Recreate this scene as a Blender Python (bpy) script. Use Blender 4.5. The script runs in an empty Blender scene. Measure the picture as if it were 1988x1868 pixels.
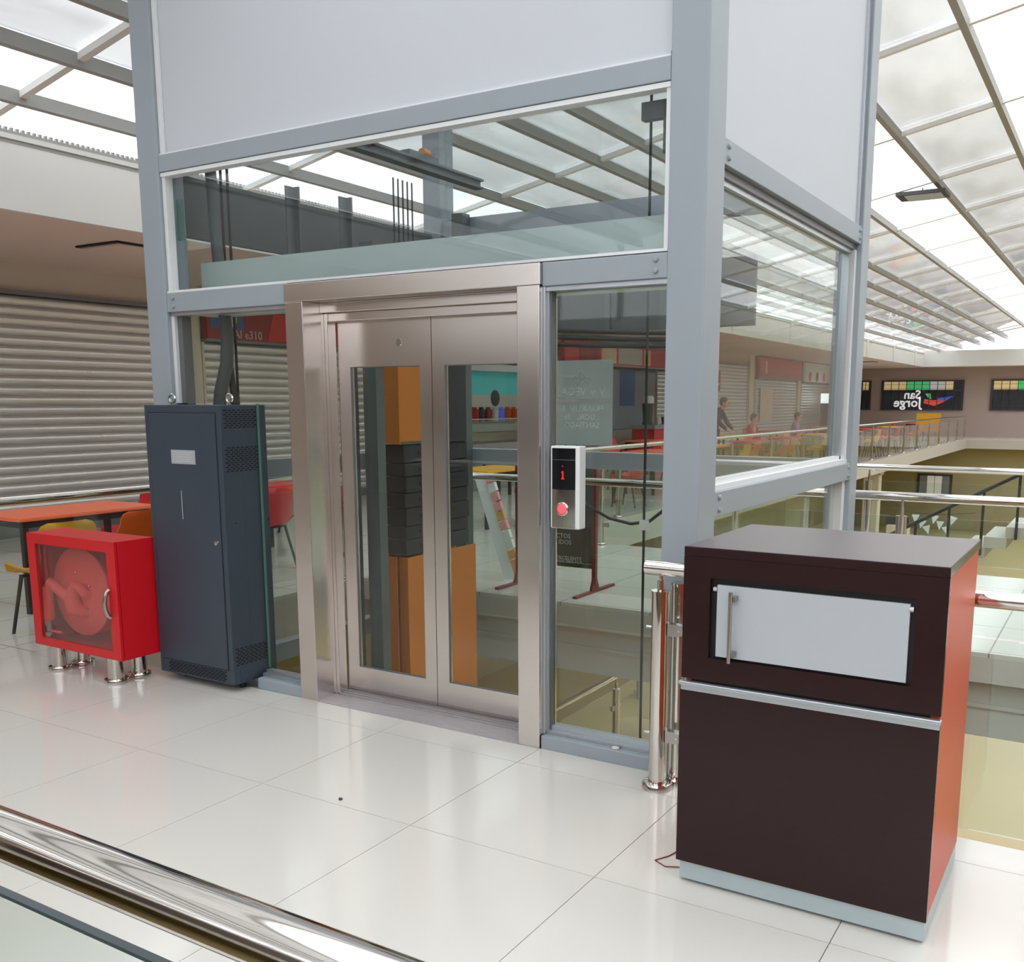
import bpy, bmesh, math, random
from mathutils import Vector, Matrix
random.seed(7)
SC = bpy.context.scene
COL = SC.collection
PI = math.pi

# ------------------------------------------------------------------ camera
cam_d = bpy.data.cameras.new('camera')
cam = bpy.data.objects.new('camera', cam_d); COL.objects.link(cam)
W, H = 1988, 1868
FPX, CX, CY, YAW, PITCH, ROLL = 1874.11, 1055.0, 1093.47, 0.53799, -0.16576, 0.00055
fw = Vector((-math.sin(YAW)*math.cos(PITCH), math.cos(YAW)*math.cos(PITCH), math.sin(PITCH)))
r0 = Vector((math.cos(YAW), math.sin(YAW), 0)); u0 = r0.cross(fw)
rt = r0*math.cos(ROLL)+u0*math.sin(ROLL); up = u0*math.cos(ROLL)-r0*math.sin(ROLL)
cam.matrix_world = Matrix(((rt.x, up.x, -fw.x, 3.83282), (rt.y, up.y, -fw.y, -2.74260), (rt.z, up.z, -fw.z, 1.60882), (0, 0, 0, 1)))
cam_d.sensor_fit = 'HORIZONTAL'; cam_d.sensor_width = 36
cam_d.lens = FPX/W*36; cam_d.shift_x = -(CX-W/2)/W; cam_d.shift_y = (CY-H/2)/W
cam_d.clip_start = .02; cam_d.clip_end = 300
SC.camera = cam

# ------------------------------------------------------------------ sky and exposure
wd = bpy.data.worlds.new('overcast'); SC.world = wd; wd.use_nodes = True
bg = wd.node_tree.nodes['Background']; bg.inputs[0].default_value = (.95, .97, .985, 1); bg.inputs[1].default_value = 2.8
SC.view_settings.view_transform = 'Standard'; SC.view_settings.look = 'None'
SC.view_settings.gamma = 1; SC.view_settings.use_curve_mapping = False
SC.view_settings.exposure = 0.5
SC.cycles.use_denoising = True
SC.cycles.max_bounces = 14; SC.cycles.diffuse_bounces = 6; SC.cycles.glossy_bounces = 6
SC.cycles.transmission_bounces = 8; SC.cycles.transparent_max_bounces = 40
SC.cycles.sample_clamp_indirect = 6; SC.cycles.caustics_reflective = False; SC.cycles.caustics_refractive = False

# ------------------------------------------------------------------ materials
def lin(c):
    return tuple(((v/255)/12.92 if v/255 <= .04045 else ((v/255+.055)/1.055)**2.4) for v in c)
MATS = {}
def M(name, c, rough=.5, metal=0., var=.05, scale=8., stretch=(1, 1, 1), bump=0., spec=.5, emit=0., coat=0.):
    m = bpy.data.materials.new(name); m.use_nodes = True; MATS[name] = m
    nt = m.node_tree; b = nt.nodes['Principled BSDF']
    L = lin(c)
    tc = nt.nodes.new('ShaderNodeTexCoord'); mp = nt.nodes.new('ShaderNodeMapping'); mp.inputs['Scale'].default_value = stretch
    nz = nt.nodes.new('ShaderNodeTexNoise'); nz.inputs['Scale'].default_value = scale; nz.inputs['Detail'].default_value = 4
    mx = nt.nodes.new('ShaderNodeMix'); mx.data_type = 'RGBA'
    nt.links.new(tc.outputs['Object'], mp.inputs[0]); nt.links.new(mp.outputs[0], nz.inputs['Vector'])
    mx.inputs[6].default_value = tuple(max(0, v*(1-var)) for v in L)+(1,)
    mx.inputs[7].default_value = tuple(min(1, v*(1+var)) for v in L)+(1,)
    nt.links.new(nz.outputs[0], mx.inputs[0]); nt.links.new(mx.outputs[2], b.inputs['Base Color'])
    b.inputs['Roughness'].default_value = rough; b.inputs['Metallic'].default_value = metal
    b.inputs['Specular IOR Level'].default_value = spec
    if coat: b.inputs['Coat Weight'].default_value = coat; b.inputs['Coat Roughness'].default_value = .08
    if bump:
        bp = nt.nodes.new('ShaderNodeBump'); bp.inputs['Strength'].default_value = bump; bp.inputs['Distance'].default_value = .01
        nt.links.new(nz.outputs[0], bp.inputs['Height']); nt.links.new(bp.outputs[0], b.inputs['Normal'])
    if emit:
        nt.links.new(mx.outputs[2], b.inputs['Emission Color']); b.inputs['Emission Strength'].default_value = emit
    return m
def GLASS(name, tint, refl=.05, haze=0., hazecol=(200, 205, 205)):
    m = bpy.data.materials.new(name); m.use_nodes = True; MATS[name] = m
    nt = m.node_tree; nt.nodes.remove(nt.nodes['Principled BSDF']); out = nt.nodes['Material Output']
    tr = nt.nodes.new('ShaderNodeBsdfTransparent'); tr.inputs[0].default_value = tint+(1,)
    gl = nt.nodes.new('ShaderNodeBsdfGlossy'); gl.inputs['Roughness'].default_value = .012; gl.inputs[0].default_value = (1, 1, 1, 1)
    lw = nt.nodes.new('ShaderNodeLayerWeight'); lw.inputs[0].default_value = .5
    pw = nt.nodes.new('ShaderNodeMath'); pw.operation = 'POWER'; pw.inputs[1].default_value = 5.0
    mu = nt.nodes.new('ShaderNodeMath'); mu.operation = 'MULTIPLY_ADD'; mu.inputs[1].default_value = 1-refl; mu.inputs[2].default_value = refl
    nt.links.new(lw.outputs['Facing'], pw.inputs[0]); nt.links.new(pw.outputs[0], mu.inputs[0])
    mix = nt.nodes.new('ShaderNodeMixShader'); nt.links.new(mu.outputs[0], mix.inputs[0])
    base = tr
    if haze:
        df = nt.nodes.new('ShaderNodeBsdfDiffuse'); df.inputs[0].default_value = lin(hazecol)+(1,)
        tl = nt.nodes.new('ShaderNodeBsdfTranslucent'); tl.inputs[0].default_value = lin(hazecol)+(1,)
        m3 = nt.nodes.new('ShaderNodeMixShader'); m3.inputs[0].default_value = .5
        nt.links.new(df.outputs[0], m3.inputs[1]); nt.links.new(tl.outputs[0], m3.inputs[2])
        nz = nt.nodes.new('ShaderNodeTexNoise'); nz.inputs['Scale'].default_value = 1.7
        mr = nt.nodes.new('ShaderNodeMapRange'); mr.inputs[3].default_value = haze*.8; mr.inputs[4].default_value = min(1, haze*1.2)
        nt.links.new(nz.outputs[0], mr.inputs[0])
        m2 = nt.nodes.new('ShaderNodeMixShader'); nt.links.new(mr.outputs[0], m2.inputs[0])
        nt.links.new(tr.outputs[0], m2.inputs[1]); nt.links.new(m3.outputs[0], m2.inputs[2]); base = m2
    nt.links.new(base.outputs[0], mix.inputs[1]); nt.links.new(gl.outputs[0], mix.inputs[2])
    nt.links.new(mix.outputs[0], out.inputs[0])
    return m

M('paint', (152, 160, 167), .42, 0, .03, 3)               # blue grey frame paint
M('panel', (200, 203, 210), .5, 0, .02, 2)
M('bead', (228, 229, 230), .4, 0, .03, 10)
M('alu', (190, 194, 200), .3, .8, .04, 30, (1, 1, .1))
M('alu_dark', (120, 120, 122), .4, .5, .05, 20)
M('steel', (222, 214, 210), .2, 1, .04, 60, (.05, .05, 3))   # brushed stainless
M('polish', (214, 208, 202), .07, 1, .02, 6)               # polished tube
M('sill', (176, 170, 172), .42, .3, .2, 14, (1, 3, 1), .3)
M('tile', (214, 209, 202), .1, 0, .025, 1.3, spec=.5)
M('grout', (150, 145, 138), .8, 0, .2, 12)
M('slab', (196, 190, 182), .7, 0, .06, 2)
M('slab_dark', (196, 195, 188), .8, 0, .08, 2)
M('cab_grey', (56, 66, 79), .38, 0, .05, 5)
M('black', (18, 18, 20), .5, 0, .1, 9)
M('slot', (14, 15, 18), .7, 0, .05, 9)
M('label', (168, 170, 174), .5, 0, .12, 60, (1, 1, 6))
M('red', (206, 20, 32), .33, 0, .04, 5)
M('hose_red', (240, 84, 78), .45, 0, .08, 9)
M('chrome', (205, 203, 200), .1, 1, .02, 9)
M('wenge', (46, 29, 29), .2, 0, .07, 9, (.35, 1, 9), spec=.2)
M('wenge_sheen', (92, 80, 82), .34, 0, .06, 4, spec=.8)  # wenge made lighter, skylight sheen put into the base colour
M('orange_lam', (196, 76, 44), .4, 0, .03, 5)
M('white_lam', (178, 182, 188), .42, 0, .03, 7)
M('plinth', (178, 190, 194), .35, .35, .05, 9)
M('nickel', (176, 170, 166), .25, 1, .03, 20)
M('wall_tan', (206, 196, 184), .85, 0, .04, 2)
M('wall_brown', (184, 166, 158), .85, 0, .04, 2)
M('wall_shop', (124, 114, 110), .7, 0, .15, 1)
M('soffit', (238, 218, 205), .9, 0, .03, 1)
M('white_wall', (232, 231, 227), .8, 0, .02, 1)
M('cream', (214, 208, 188), .7, 0, .04, 3)
M('shutter', (212, 212, 210), .34, .7, .14, 3, (.4, .4, 5))
M('rafter', (240, 238, 234), .6, 0, .03, 5)
M('roof_steel', (168, 167, 163), .6, 0, .05, 5)
M('duct', (88, 92, 94), .55, 0, .1, 12)
M('rope', (52, 54, 58), .5, .5, .1, 30)
M('band_dark', (92, 96, 97), .6, 0, .1, 3)
M('steel_grey', (98, 106, 106), .5, .2, .12, 5)
M('cw_black', (40, 42, 44), .55, 0, .2, 6)
M('cw_orange', (208, 124, 30), .45, 0, .05, 4)
M('op_box', (214, 226, 220), .5, 0, .04, 3)
M('chair_red', (206, 38, 44), .35, 0, .04, 5)
M('chair_orange', (222, 92, 30), .35, 0, .04, 5)
M('chair_yellow', (232, 170, 40), .35, 0, .04, 5)
M('top_orange', (246, 116, 76), .3, 0, .03, 5)
M('top_yellow', (240, 178, 44), .3, 0, .03, 5)
M('top_red', (214, 50, 44), .3, 0, .03, 5)
M('leg_dark', (48, 46, 48), .45, .2, .1, 9)
M('sign_red', (204, 42, 48), .5, 0, .1, 3)
M('sign_darkred', (150, 30, 40), .5, 0, .1, 3)
M('sign_blue', (60, 92, 150), .5, 0, .1, 3)
M('sign_cream', (224, 206, 180), .5, 0, .1, 3)
M('sign_white', (222, 222, 218), .5, 0, .05, 3)
M('teal', (92, 204, 206), .6, 0, .05, 2, emit=.12)
M('stall_white', (226, 232, 226), .6, 0, .04, 2)
M('stall_grey', (146, 152, 164), .6, 0, .05, 2)
M('counter_steel', (176, 180, 182), .3, .7, .05, 5)
M('chalk', (52, 50, 60), .7, 0, .4, 25)
M('text_white', (232, 234, 232), .6)
M('text_grey', (196, 198, 198), .6)
M('text_dark', (70, 70, 74), .6)
M('led', (235, 24, 28), .4, emit=.7)
M('screen', (12, 12, 16), .15)
M('button', (226, 96, 108), .25, emit=.25)
M('mirror', (186, 182, 176), .06, 1, .02, 4)
M('board_dark', (52, 58, 52), .55, 0, .35, 6)
M('red_iron', (122, 34, 38), .45, 0, .1, 9)
M('skin', (196, 150, 124), .55, 0, .04, 9)
M('hair', (32, 26, 26), .5, 0, .1, 20)
M('jacket', (40, 42, 54), .8, 0, .1, 12)
M('trouser', (44, 46, 56), .8, 0, .1, 12)
M('shirt_red', (178, 34, 44), .8, 0, .08, 12)
M('shirt_plaid', (126, 112, 150), .8, 0, .35, 14)
M('floor_low', (196, 178, 130), .35, 0, .06, 1)
M('wall_low', (176, 166, 128), .85, 0, .05, 2)
M('green_dark', (74, 84, 66), .8, 0, .12, 3)
M('frame_dark', (64, 60, 62), .5, 0, .05, 9)
M('win_dark', (58, 62, 70), .25, 0, .2, 2)
M('win_green', (84, 206, 130), .4, 0, .05, 2, emit=.25)
M('win_white', (214, 214, 206), .4, 0, .05, 2, emit=.2)
M('win_cream', (232, 206, 150), .4, 0, .05, 2, emit=.25)
M('logo_red', (232, 80, 76), .4, emit=.25)
M('logo_blue', (70, 96, 200), .4, emit=.25)
M('lamp_white', (240, 246, 255), .4, 0, .02, 3, emit=1.2)
M('lamp_off', (206, 218, 230), .3, 0, .05, 3)
M('foam', (210, 206, 196), .6)
M('paper', (214, 214, 208), .7)
M('pink', (226, 150, 150), .6, 0, .2, 18)
M('tag_orange', (214, 150, 84), .6, 0, .2, 18)
M('fridge', (196, 200, 202), .4)
M('bottle_mix', (150, 110, 90), .3, 0, .6, 30)
M('sign_letter', (236, 238, 240), .5, emit=.35)
GLASS('glass', (.93, .955, .94), .03)
GLASS('glass_door', (.93, .95, .938), .03)
GLASS('glass_rail', (.94, .975, .96), .03)
GLASS('glass_hose', (.94, .92, .92), .05, .05, (180, 165, 160))
GLASS('glass_transom', (.865, .89, .895), .035)
GLASS('frost', (.9, .94, .94), .03, .5, (205, 214, 216))
GLASS('poly', (.97, .97, .97), .03, .76, (204, 205, 206))
GLASS('poly_mid', (.98, .99, 1.0), .03, .48, (216, 218, 220))
GLASS('poly_clear', (.98, .99, 1.0), .03, .12, (236, 240, 240))
M('edge_slate', (74, 84, 88), .3)
M('glass_edge', (92, 128, 118), .2)

# ------------------------------------------------------------------ mesh helpers
class B:
    def __init__(s): s.b = bmesh.new()
    def box(s, x0, x1, y0, y1, z0, z1, bev=0.):
        r = bmesh.ops.create_cube(s.b, size=1)
        vs = r['verts']
        for v in vs:
            v.co = Vector(((x0+x1)/2+v.co.x*(x1-x0), (y0+y1)/2+v.co.y*(y1-y0), (z0+z1)/2+v.co.z*(z1-z0)))
        if bev:
            es = list({e for v in vs for e in v.link_edges})
            bmesh.ops.bevel(s.b, geom=es, offset=bev, segments=2, profile=.5, affect='EDGES')
        return s
    def cyl(s, p, q, r, r2=None, seg=20, caps=True):
        p = Vector(p); q = Vector(q); d = q-p; r2 = r if r2 is None else r2
        m = Matrix.Translation((p+q)/2) @ d.to_track_quat('Z', 'Y').to_matrix().to_4x4()
        bmesh.ops.create_cone(s.b, cap_ends=caps, segments=seg, radius1=r, radius2=r2, depth=d.length, matrix=m)
        return s
    def sph(s, c, r, sc=(1, 1, 1), seg=14):
        m = Matrix.Translation(c) @ Matrix.Diagonal((*sc, 1))
        bmesh.ops.create_uvsphere(s.b, u_segments=seg, v_segments=max(6, seg//2), radius=r, matrix=m); return s
    def tube(s, pts, r, seg=10):
        pts = [Vector(p) for p in pts]; rings = []
        n0 = None
        for i, p in enumerate(pts):
            t = (pts[min(i+1, len(pts)-1)]-pts[max(i-1, 0)]).normalized()
            if n0 is None: n0 = t.orthogonal().normalized()
            n0 = (n0-t*n0.dot(t)).normalized(); b2 = t.cross(n0)
            rr = r[i] if isinstance(r, (list, tuple)) else r
            rings.append([s.b.verts.new(p+(n0*math.cos(a)+b2*math.sin(a))*rr) for a in [2*PI*k/seg for k in range(seg)]])
        for a, b in zip(rings, rings[1:]):
            for k in range(seg): s.b.faces.new((a[k], a[(k+1) % seg], b[(k+1) % seg], b[k]))
        s.b.faces.new(list(reversed(rings[0]))); s.b.faces.new(rings[-1]); return s
    def lathe(s, c, prof, axis='Z', seg=28):
        c = Vector(c); rings = []
        for r, h in prof:
            ring = []
            for k in range(seg):
                a = 2*PI*k/seg
                o = {'Z': Vector((r*math.cos(a), r*math.sin(a), h)), 'Y': Vector((r*math.cos(a), h, r*math.sin(a))), 'X': Vector((h, r*math.cos(a), r*math.sin(a)))}[axis]
                ring.append(s.b.verts.new(c+o))
            rings.append(ring)
        for a, b in zip(rings, rings[1:]):
            for k in range(seg): s.b.faces.new((a[k], a[(k+1) % seg], b[(k+1) % seg], b[k]))
        s.b.faces.new(rings[0]); s.b.faces.new(list(reversed(rings[-1])))
        return s
    def prism(s, pts, axis, a, b):
        """polygon pts extruded between a and b along axis"""
        def P(u, v, w): return {'X': (w, u, v), 'Y': (u, w, v), 'Z': (u, v, w)}[axis]
        f = [s.b.verts.new(P(u, v, a)) for u, v in pts]; g = [s.b.verts.new(P(u, v, b)) for u, v in pts]
        n = len(pts); s.b.faces.new(f); s.b.faces.new(list(reversed(g)))
        for i in range(n): s.b.faces.new((f[i], g[i], g[(i+1) % n], f[(i+1) % n]))
        return s
    def frame(s, x0, x1, z0, z1, y0, y1, wl, wr, wt, wb):
        """rectangular frame lying in the XZ plane"""
        s.box(x0, x0+wl, y0, y1, z0, z1); s.box(x1-wr, x1, y0, y1, z0, z1)
        s.box(x0+wl, x1-wr, y0, y1, z1-wt, z1); s.box(x0+wl, x1-wr, y0, y1, z0, z0+wb); return s
    def mesh(s, name, mat, smooth=False):
        bmesh.ops.recalc_face_normals(s.b, faces=s.b.faces)
        me = bpy.data.meshes.new(name); s.b.to_mesh(me); s.b.free()
        for mm in (mat if isinstance(mat, (list, tuple)) else [mat]): me.materials.append(MATS[mm])
        if smooth:
            me.polygons.foreach_set('use_smooth', [True]*len(me.polygons))
            me.set_sharp_from_angle(angle=math.radians(38))
        return me
def tag(o, label=None, cat=None, group=None, kind=None):
    if label: o['label'] = label
    if cat: o['category'] = cat
    if group: o['group'] = group
    if kind: o['kind'] = kind
    return o
def wloc(o):
    p = Vector((0, 0, 0))
    while o is not None: p += o.location; o = o.parent
    return p
def O(name, b, mat, parent=None, smooth=False, **k):
    me = b.mesh(name, mat, smooth) if isinstance(b, B) else b
    o = bpy.data.objects.new(name, me); COL.objects.link(o)
    if parent is not None:
        o.parent = parent; o.location = -wloc(parent)      # meshes are written in world coordinates
    return tag(o, **k)
def E(name, loc, label=None, cat=None, group=None, kind=None):
    o = bpy.data.objects.new(name, None); COL.objects.link(o); o.location = loc; o.empty_display_size = .1
    return tag(o, label, cat, group, kind)
def inst(name, me, loc, parent=None, rot=(0, 0, 0), scale=(1, 1, 1)):
    o = bpy.data.objects.new(name, me); COL.objects.link(o)
    o.location = Vector(loc)-(wloc(parent) if parent is not None else Vector((0, 0, 0)))
    o.rotation_euler = rot; o.scale = scale
    if parent is not None: o.parent = parent
    return o
def copy_tree(o, parent=None):
    c = o.copy(); COL.objects.link(c); c.parent = parent
    for ch in list(o.children): copy_tree(ch, c)
    return c
DG = None
def text_mesh(s, size, mat, extrude=.002, align='CENTER', bold=False, mirror=False, spacing=1.0):
    cu = bpy.data.curves.new('txt', 'FONT'); cu.body = s; cu.size = size; cu.extrude = extrude; cu.align_x = align; cu.align_y = 'CENTER'
    cu.space_character = spacing; cu.resolution_u = 2
    if bold: cu.offset = size*.02
    ob = bpy.data.objects.new('txt', cu); COL.objects.link(ob)
    bpy.context.view_layer.update()
    me = bpy.data.meshes.new_from_object(ob.evaluated_get(bpy.context.evaluated_depsgraph_get()))
    bpy.data.objects.remove(ob); bpy.data.curves.remove(cu)
    if mirror:
        for v in me.vertices: v.co.x = -v.co.x
    me.materials.clear(); me.materials.append(MATS[mat]); return me
FRONT = (PI/2, 0, 0)             # text facing -Y
FACEX = (PI/2, 0, PI/2)          # text facing +X

# ------------------------------------------------------------------ setting: floors, slabs, walls
XW, XF, XR = -7.5, -4.36, -2.2   # stall wall, fascia, walkway edge rail
YEND = 46.5
SLAB_Y0, SLAB_Y1 = 3.95, 7.05    # bridge behind the elevator
LAND_Y = .975
TX, TY = .8, .7676
M('tile_far', (214, 210, 202), .14, 0, .03, 1)
nt = MATS['tile_far'].node_tree; bk = nt.nodes.new('ShaderNodeTexBrick'); tcn = nt.nodes.new('ShaderNodeTexCoord')
bk.offset = 0; bk.inputs['Scale'].default_value = 1; bk.inputs['Brick Width'].default_value = .8; bk.inputs['Row Height'].default_value = .8
bk.inputs['Mortar Size'].default_value = .005; bk.inputs['Color1'].default_value = lin((216, 212, 204))+(1,); bk.inputs['Color2'].default_value = lin((212, 208, 200))+(1,)
bk.inputs['Mortar'].default_value = lin((150, 145, 138))+(1,)
nt.links.new(tcn.outputs['Object'], bk.inputs[0]); nt.links.new(bk.outputs[0], nt.nodes['Principled BSDF'].inputs['Base Color'])
floor = E('floor', (2, -1, 0), kind='structure')
O('slab', B().box(-2.13, 13, -2.25, LAND_Y, -.42, -.009), 'grout', floor)
O('slab', B().box(-2.13, 13, -9.4, -6.2, -.42, 0), 'tile_far', floor)
tile_me = B().box(-TX/2+.0016, TX/2-.0016, -TY/2+.0016, TY/2-.0016, -.0085, 0).mesh('floor_tile', 'tile')
for i in range(-3, 12):
    for j in range(-3, 1):
        if i == -3 or i*TX > 9.6: continue
        inst('floor_tile', tile_me, (i*TX+TX/2, j*TY+TY/2, 0), floor)
cut = LAND_Y-TY
cut_me = B().box(-TX/2+.0016, TX/2-.0016, -cut/2+.0016, cut/2-.0016, -.0085, 0).mesh('floor_tile', 'tile')
for i in range(-3, 12):
    if i == -3: continue
    inst('floor_tile', cut_me, (i*TX+TX/2, TY+cut/2, 0), floor)
for j in range(-3, 1): O('floor_tile', B().box(-2.128, -1.6016, j*TY+.0016, j*TY+TY-.0016, -.0085, 0), 'tile', floor)
O('floor_tile', B().box(-2.128, -1.6016, TY+.0016, LAND_Y-.0016, -.0085, 0), 'tile', floor)
# walkway in front of the stalls, bridge behind the elevator
wf = E('floor_walkway', (-5, 20, 0), kind='structure')
O('paving', B().box(XW, -2.13, -9.4, YEND, -.03, 0), 'tile_far', wf)
O('slab_edge', B().box(XW, -2.13, -9.4, YEND, -.42, -.03), 'slab', wf)
bf = E('floor_bridge', (3, 5.5, 0), kind='structure')
O('paving', B().box(-2.13, 13, SLAB_Y0, SLAB_Y1, -.03, 0), 'tile_far', bf)
O('slab_edge', B().box(-2.13, 13, SLAB_Y0, SLAB_Y1, -.2, -.03), 'slab', bf)
O('support_beam', B().box(-2.13, 13, SLAB_Y0+.12, SLAB_Y0+.4, -.6, -.2).box(-2.13, 13, SLAB_Y0+.1, SLAB_Y0+.42, -.40, -.37), 'slab_dark', bf)
ef = E('floor_end', (3, 45.5, 0), kind='structure')
O('paving', B().box(-2.13, 13, 43.6, YEND, -.03, 0), 'tile_far', ef)
O('slab_edge', B().box(-2.13, 13, 43.6, YEND, -.42, -.03), 'slab', ef)
O('floor_lower', B().box(XW, 13, -9.5, YEND, -4.35, -4.2), 'floor_low', kind='structure')
O('wall_lower_left', B().box(-7.6, -7.5, -9.5, YEND, -4.2, -.42), 'wall_low', kind='structure')
O('wall_lower_front', B().box(-7.5, 13, -9.6, -9.5, -4.2, -.42), 'wall_low', kind='structure')
O('wall_lower_end', B().box(-7.5, 13, YEND-2, YEND-1.9, -4.2, -.42), 'wall_low', kind='structure')
O('wall_lower_right', B().box(13, 13.1, -9.5, YEND, -4.2, -.0), 'wall_low', kind='structure')
O('wall_left', B().box(XW-.2, XW, -9.5, YEND+.1, 0, 3.9), 'wall_tan', kind='structure')
O('wall_back', B().box(XW, 13.1, YEND, YEND+.2, 0, 3.9), 'wall_brown', kind='structure')
O('wall_front', B().box(XW, 13.1, -9.6, -9.4, 2.35, 2.9), 'white_wall', kind='structure')
cw_ = E('window_added', (2.8, -9.5, 2.9), kind='structure')  # unseen clerestory, added to let in sky light and brighten the steel reflections
for k in range(10):
    xa = XW+.1+k*2.05
    O('pane', B().box(xa+.04, xa+2.01, -9.52, -9.51, 2.95, 4.55), 'poly_mid', cw_)
    O('mullion', B().box(xa-.04, xa+.04, -9.55, -9.45, 2.9, 4.6), 'white_wall', cw_)
O('window_frame', B().box(XW, 13.1, -9.55, -9.45, 2.9, 2.95).box(XW, 13.1, -9.55, -9.45, 4.55, 4.65), 'white_wall', cw_)
O('wall_front_lower', B().box(XW, 13.1, -9.6, -9.4, -.42, 2.35), 'wall_shop', kind='structure')
O('wall_right', B().box(13.0, 13.2, -9.6, YEND, 0, 4.6), 'wall_brown', kind='structure')
O('ceiling_soffit', B().box(XW, XF, -9.4, YEND, 3.2, 3.26), 'soffit', kind='structure')
O('ceiling_soffit_end', B().box(XF, 13, YEND-1.6, YEND, 3.2, 3.26), 'soffit', kind='structure')
O('trim_fascia', B().box(XF-.03, XF+.03, -9.4, YEND-1.6, 3.19, 3.76).box(XF-.05, XF+.05, -9.4, YEND-1.6, 3.76, 3.80), 'white_wall', kind='structure')
O('trim_fascia_end', B().box(XF-.03, 13, YEND-1.66, YEND-1.6, 3.19, 3.9), 'white_wall', kind='structure')
for k in range(10):
    O('trim_%d' % (k+1), B().box(XF+.03, XF+.07, 1.2+k*4.6, 1.42+k*4.6, 3.19, 3.8), 'white_wall', kind='structure')

# ------------------------------------------------------------------ skylight roof
S = .1955
def rz(x): return 3.85+S*(x-XF) if x < 5.2 else 3.85+S*(5.2-XF)-S*(x-5.2)
roof = E('ceiling', (2, 10, 5), kind='structure')
PX = [-4.36, -3.69, -2.95, -2.2, -1.6, -1.05, 0.0, 1.12, 2.24, 3.36, 4.3, 5.2, 6.4, 7.6, 8.8, 10.0, 11.2, 13.1]
RY = [-9.5, -6.5, -3.6, -.8, 2.0, 4.8, 7.6, 10.4, 13.2, 16, 18.8, 21.6, 24.4, 27.2, 30, 34, 38, 42, YEND+.1]
for x in PX[:-1]:
    O('purlin', B().box(x-.035, x+.035, -9.5, YEND, rz(x)-.12, rz(x)-.02), 'roof_steel', roof)
for y in RY[1:-1]:
    b = B()
    for x0, x1 in ((-4.36, 5.2), (5.2, 13.1)):
        b.prism([(x0, rz(x0)-.08), (x1, rz(x1)-.08), (x1, rz(x1)-.03), (x0, rz(x0)-.03)], 'Y', y-.03, y+.03)
    O('rafter', b, 'rafter', roof)
for i in range(len(PX)-1):
    for j in range(len(RY)-1):
        x0, x1, y0, y1 = PX[i], PX[i+1], RY[j], RY[j+1]
        b = B().prism([(x0, rz(x0)), (x1, rz(x1)), (x1, rz(x1)+.012), (x0, rz(x0)+.012)], 'Y', y0+.01, y1-.01)
        clear = i in (0, 1, 6, 8, 10, 11, 13, 15)
        O('roof_panel', b, 'poly_mid' if i < 2 else 'poly_clear' if clear else 'poly', roof)
# corrugated sheet edge above the fascia
b = B()
for k in range(300):
    y = -2+k*.05
    b.box(XF-.02, XF+.02, y, y+.022, 3.80, 3.86)
O('sheet_edge', b, 'roof_steel', roof)

# ------------------------------------------------------------------ elevator shaft
SH = E('elevator_shaft', (.66, .98, 0), 'glazed elevator shaft with grey painted frame and stainless steel double doors', 'elevator')
TOP = 4.25; PIT = -4.2
F0 = .98
def part(name, b, mat, parent=None, smooth=False, label=None): return O(name, b, mat, parent or SH, smooth, label=label)
post_b = lambda x0, x1, y0, y1: B().box(x0, x1, y0, y1, PIT, TOP, .006)
part('post', post_b(-1.03, -.865, F0, 1.15), 'paint')
part('post', post_b(2.19, 2.352, F0, 1.175), 'paint')
part('post', post_b(2.19, 2.352, 3.565, 3.745), 'paint')
part('post', post_b(-1.03, -.865, 3.565, 3.745), 'paint')
# front beams
part('beam', B().box(-.865, 2.188, F0+.006, 1.11, 2.855, 2.945, .003), 'paint')
part('beam', B().box(-.865, .068, F0+.006, 1.12, 2.105, 2.21, .003), 'paint')
part('beam', B().box(1.6, 2.19, F0+.006, 1.12, 2.105, 2.205, .003), 'paint')
part('beam', B().box(1.6, 2.19, F0-.004, 1.15, -.01, .062, .004), 'paint')
part('beam', B().box(-.28, .068, F0-.004, 1.15, -.01, .062, .01), 'paint')
part('base_plate', B().box(-.86, 2.19, 1.0, 1.16, -.3, -.012), 'paint')
part('upper_panel', B().box(-.835, 2.185, 1.02, 1.04, 2.95, TOP), 'panel')
part('bead_strip', B().box(-.862, -.838, 1.0, 1.05, 2.95, TOP), 'bead')
part('bead_strip', B().box(-.865, 2.186, .992, 1.045, 2.945, 2.953), 'bead')
part('bead_strip', B().box(-.862, 2.186, .992, 1.05, 2.832, 2.852), 'bead')
part('bead_strip', B().box(-.862, -.836, 1.0, 1.05, 2.222, 2.832), 'bead')
part('bead_strip', B().box(2.166, 2.188, 1.0, 1.05, 2.222, 2.832), 'bead')
part('bead_strip', B().box(-.862, 2.186, .992, 1.05, 2.21, 2.222), 'bead')
part('dark_gap', B().box(2.186, 2.19, .99, 1.05, 2.853, 2.962), 'black')
part('transom_glass', B().box(-.836, 2.166, 1.052, 1.062, 2.222, 2.832), 'glass_transom')
part('glass_tape', B().box(-.834, -.78, 1.064, 1.068, 2.5, 2.72), 'glass_edge')
# bolts on the beams
bolt_me = B().lathe((0, 0, 0), [(.0001, -.012), (.009, -.011), (.012, -.006), (.012, 0)], 'Y', 12).mesh('bolt', 'paint', True)
for x in (-.81, 2.14):
    for z in (2.135, 2.18): inst('bolt', bolt_me, (x, F0+.006, z), SH)
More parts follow.
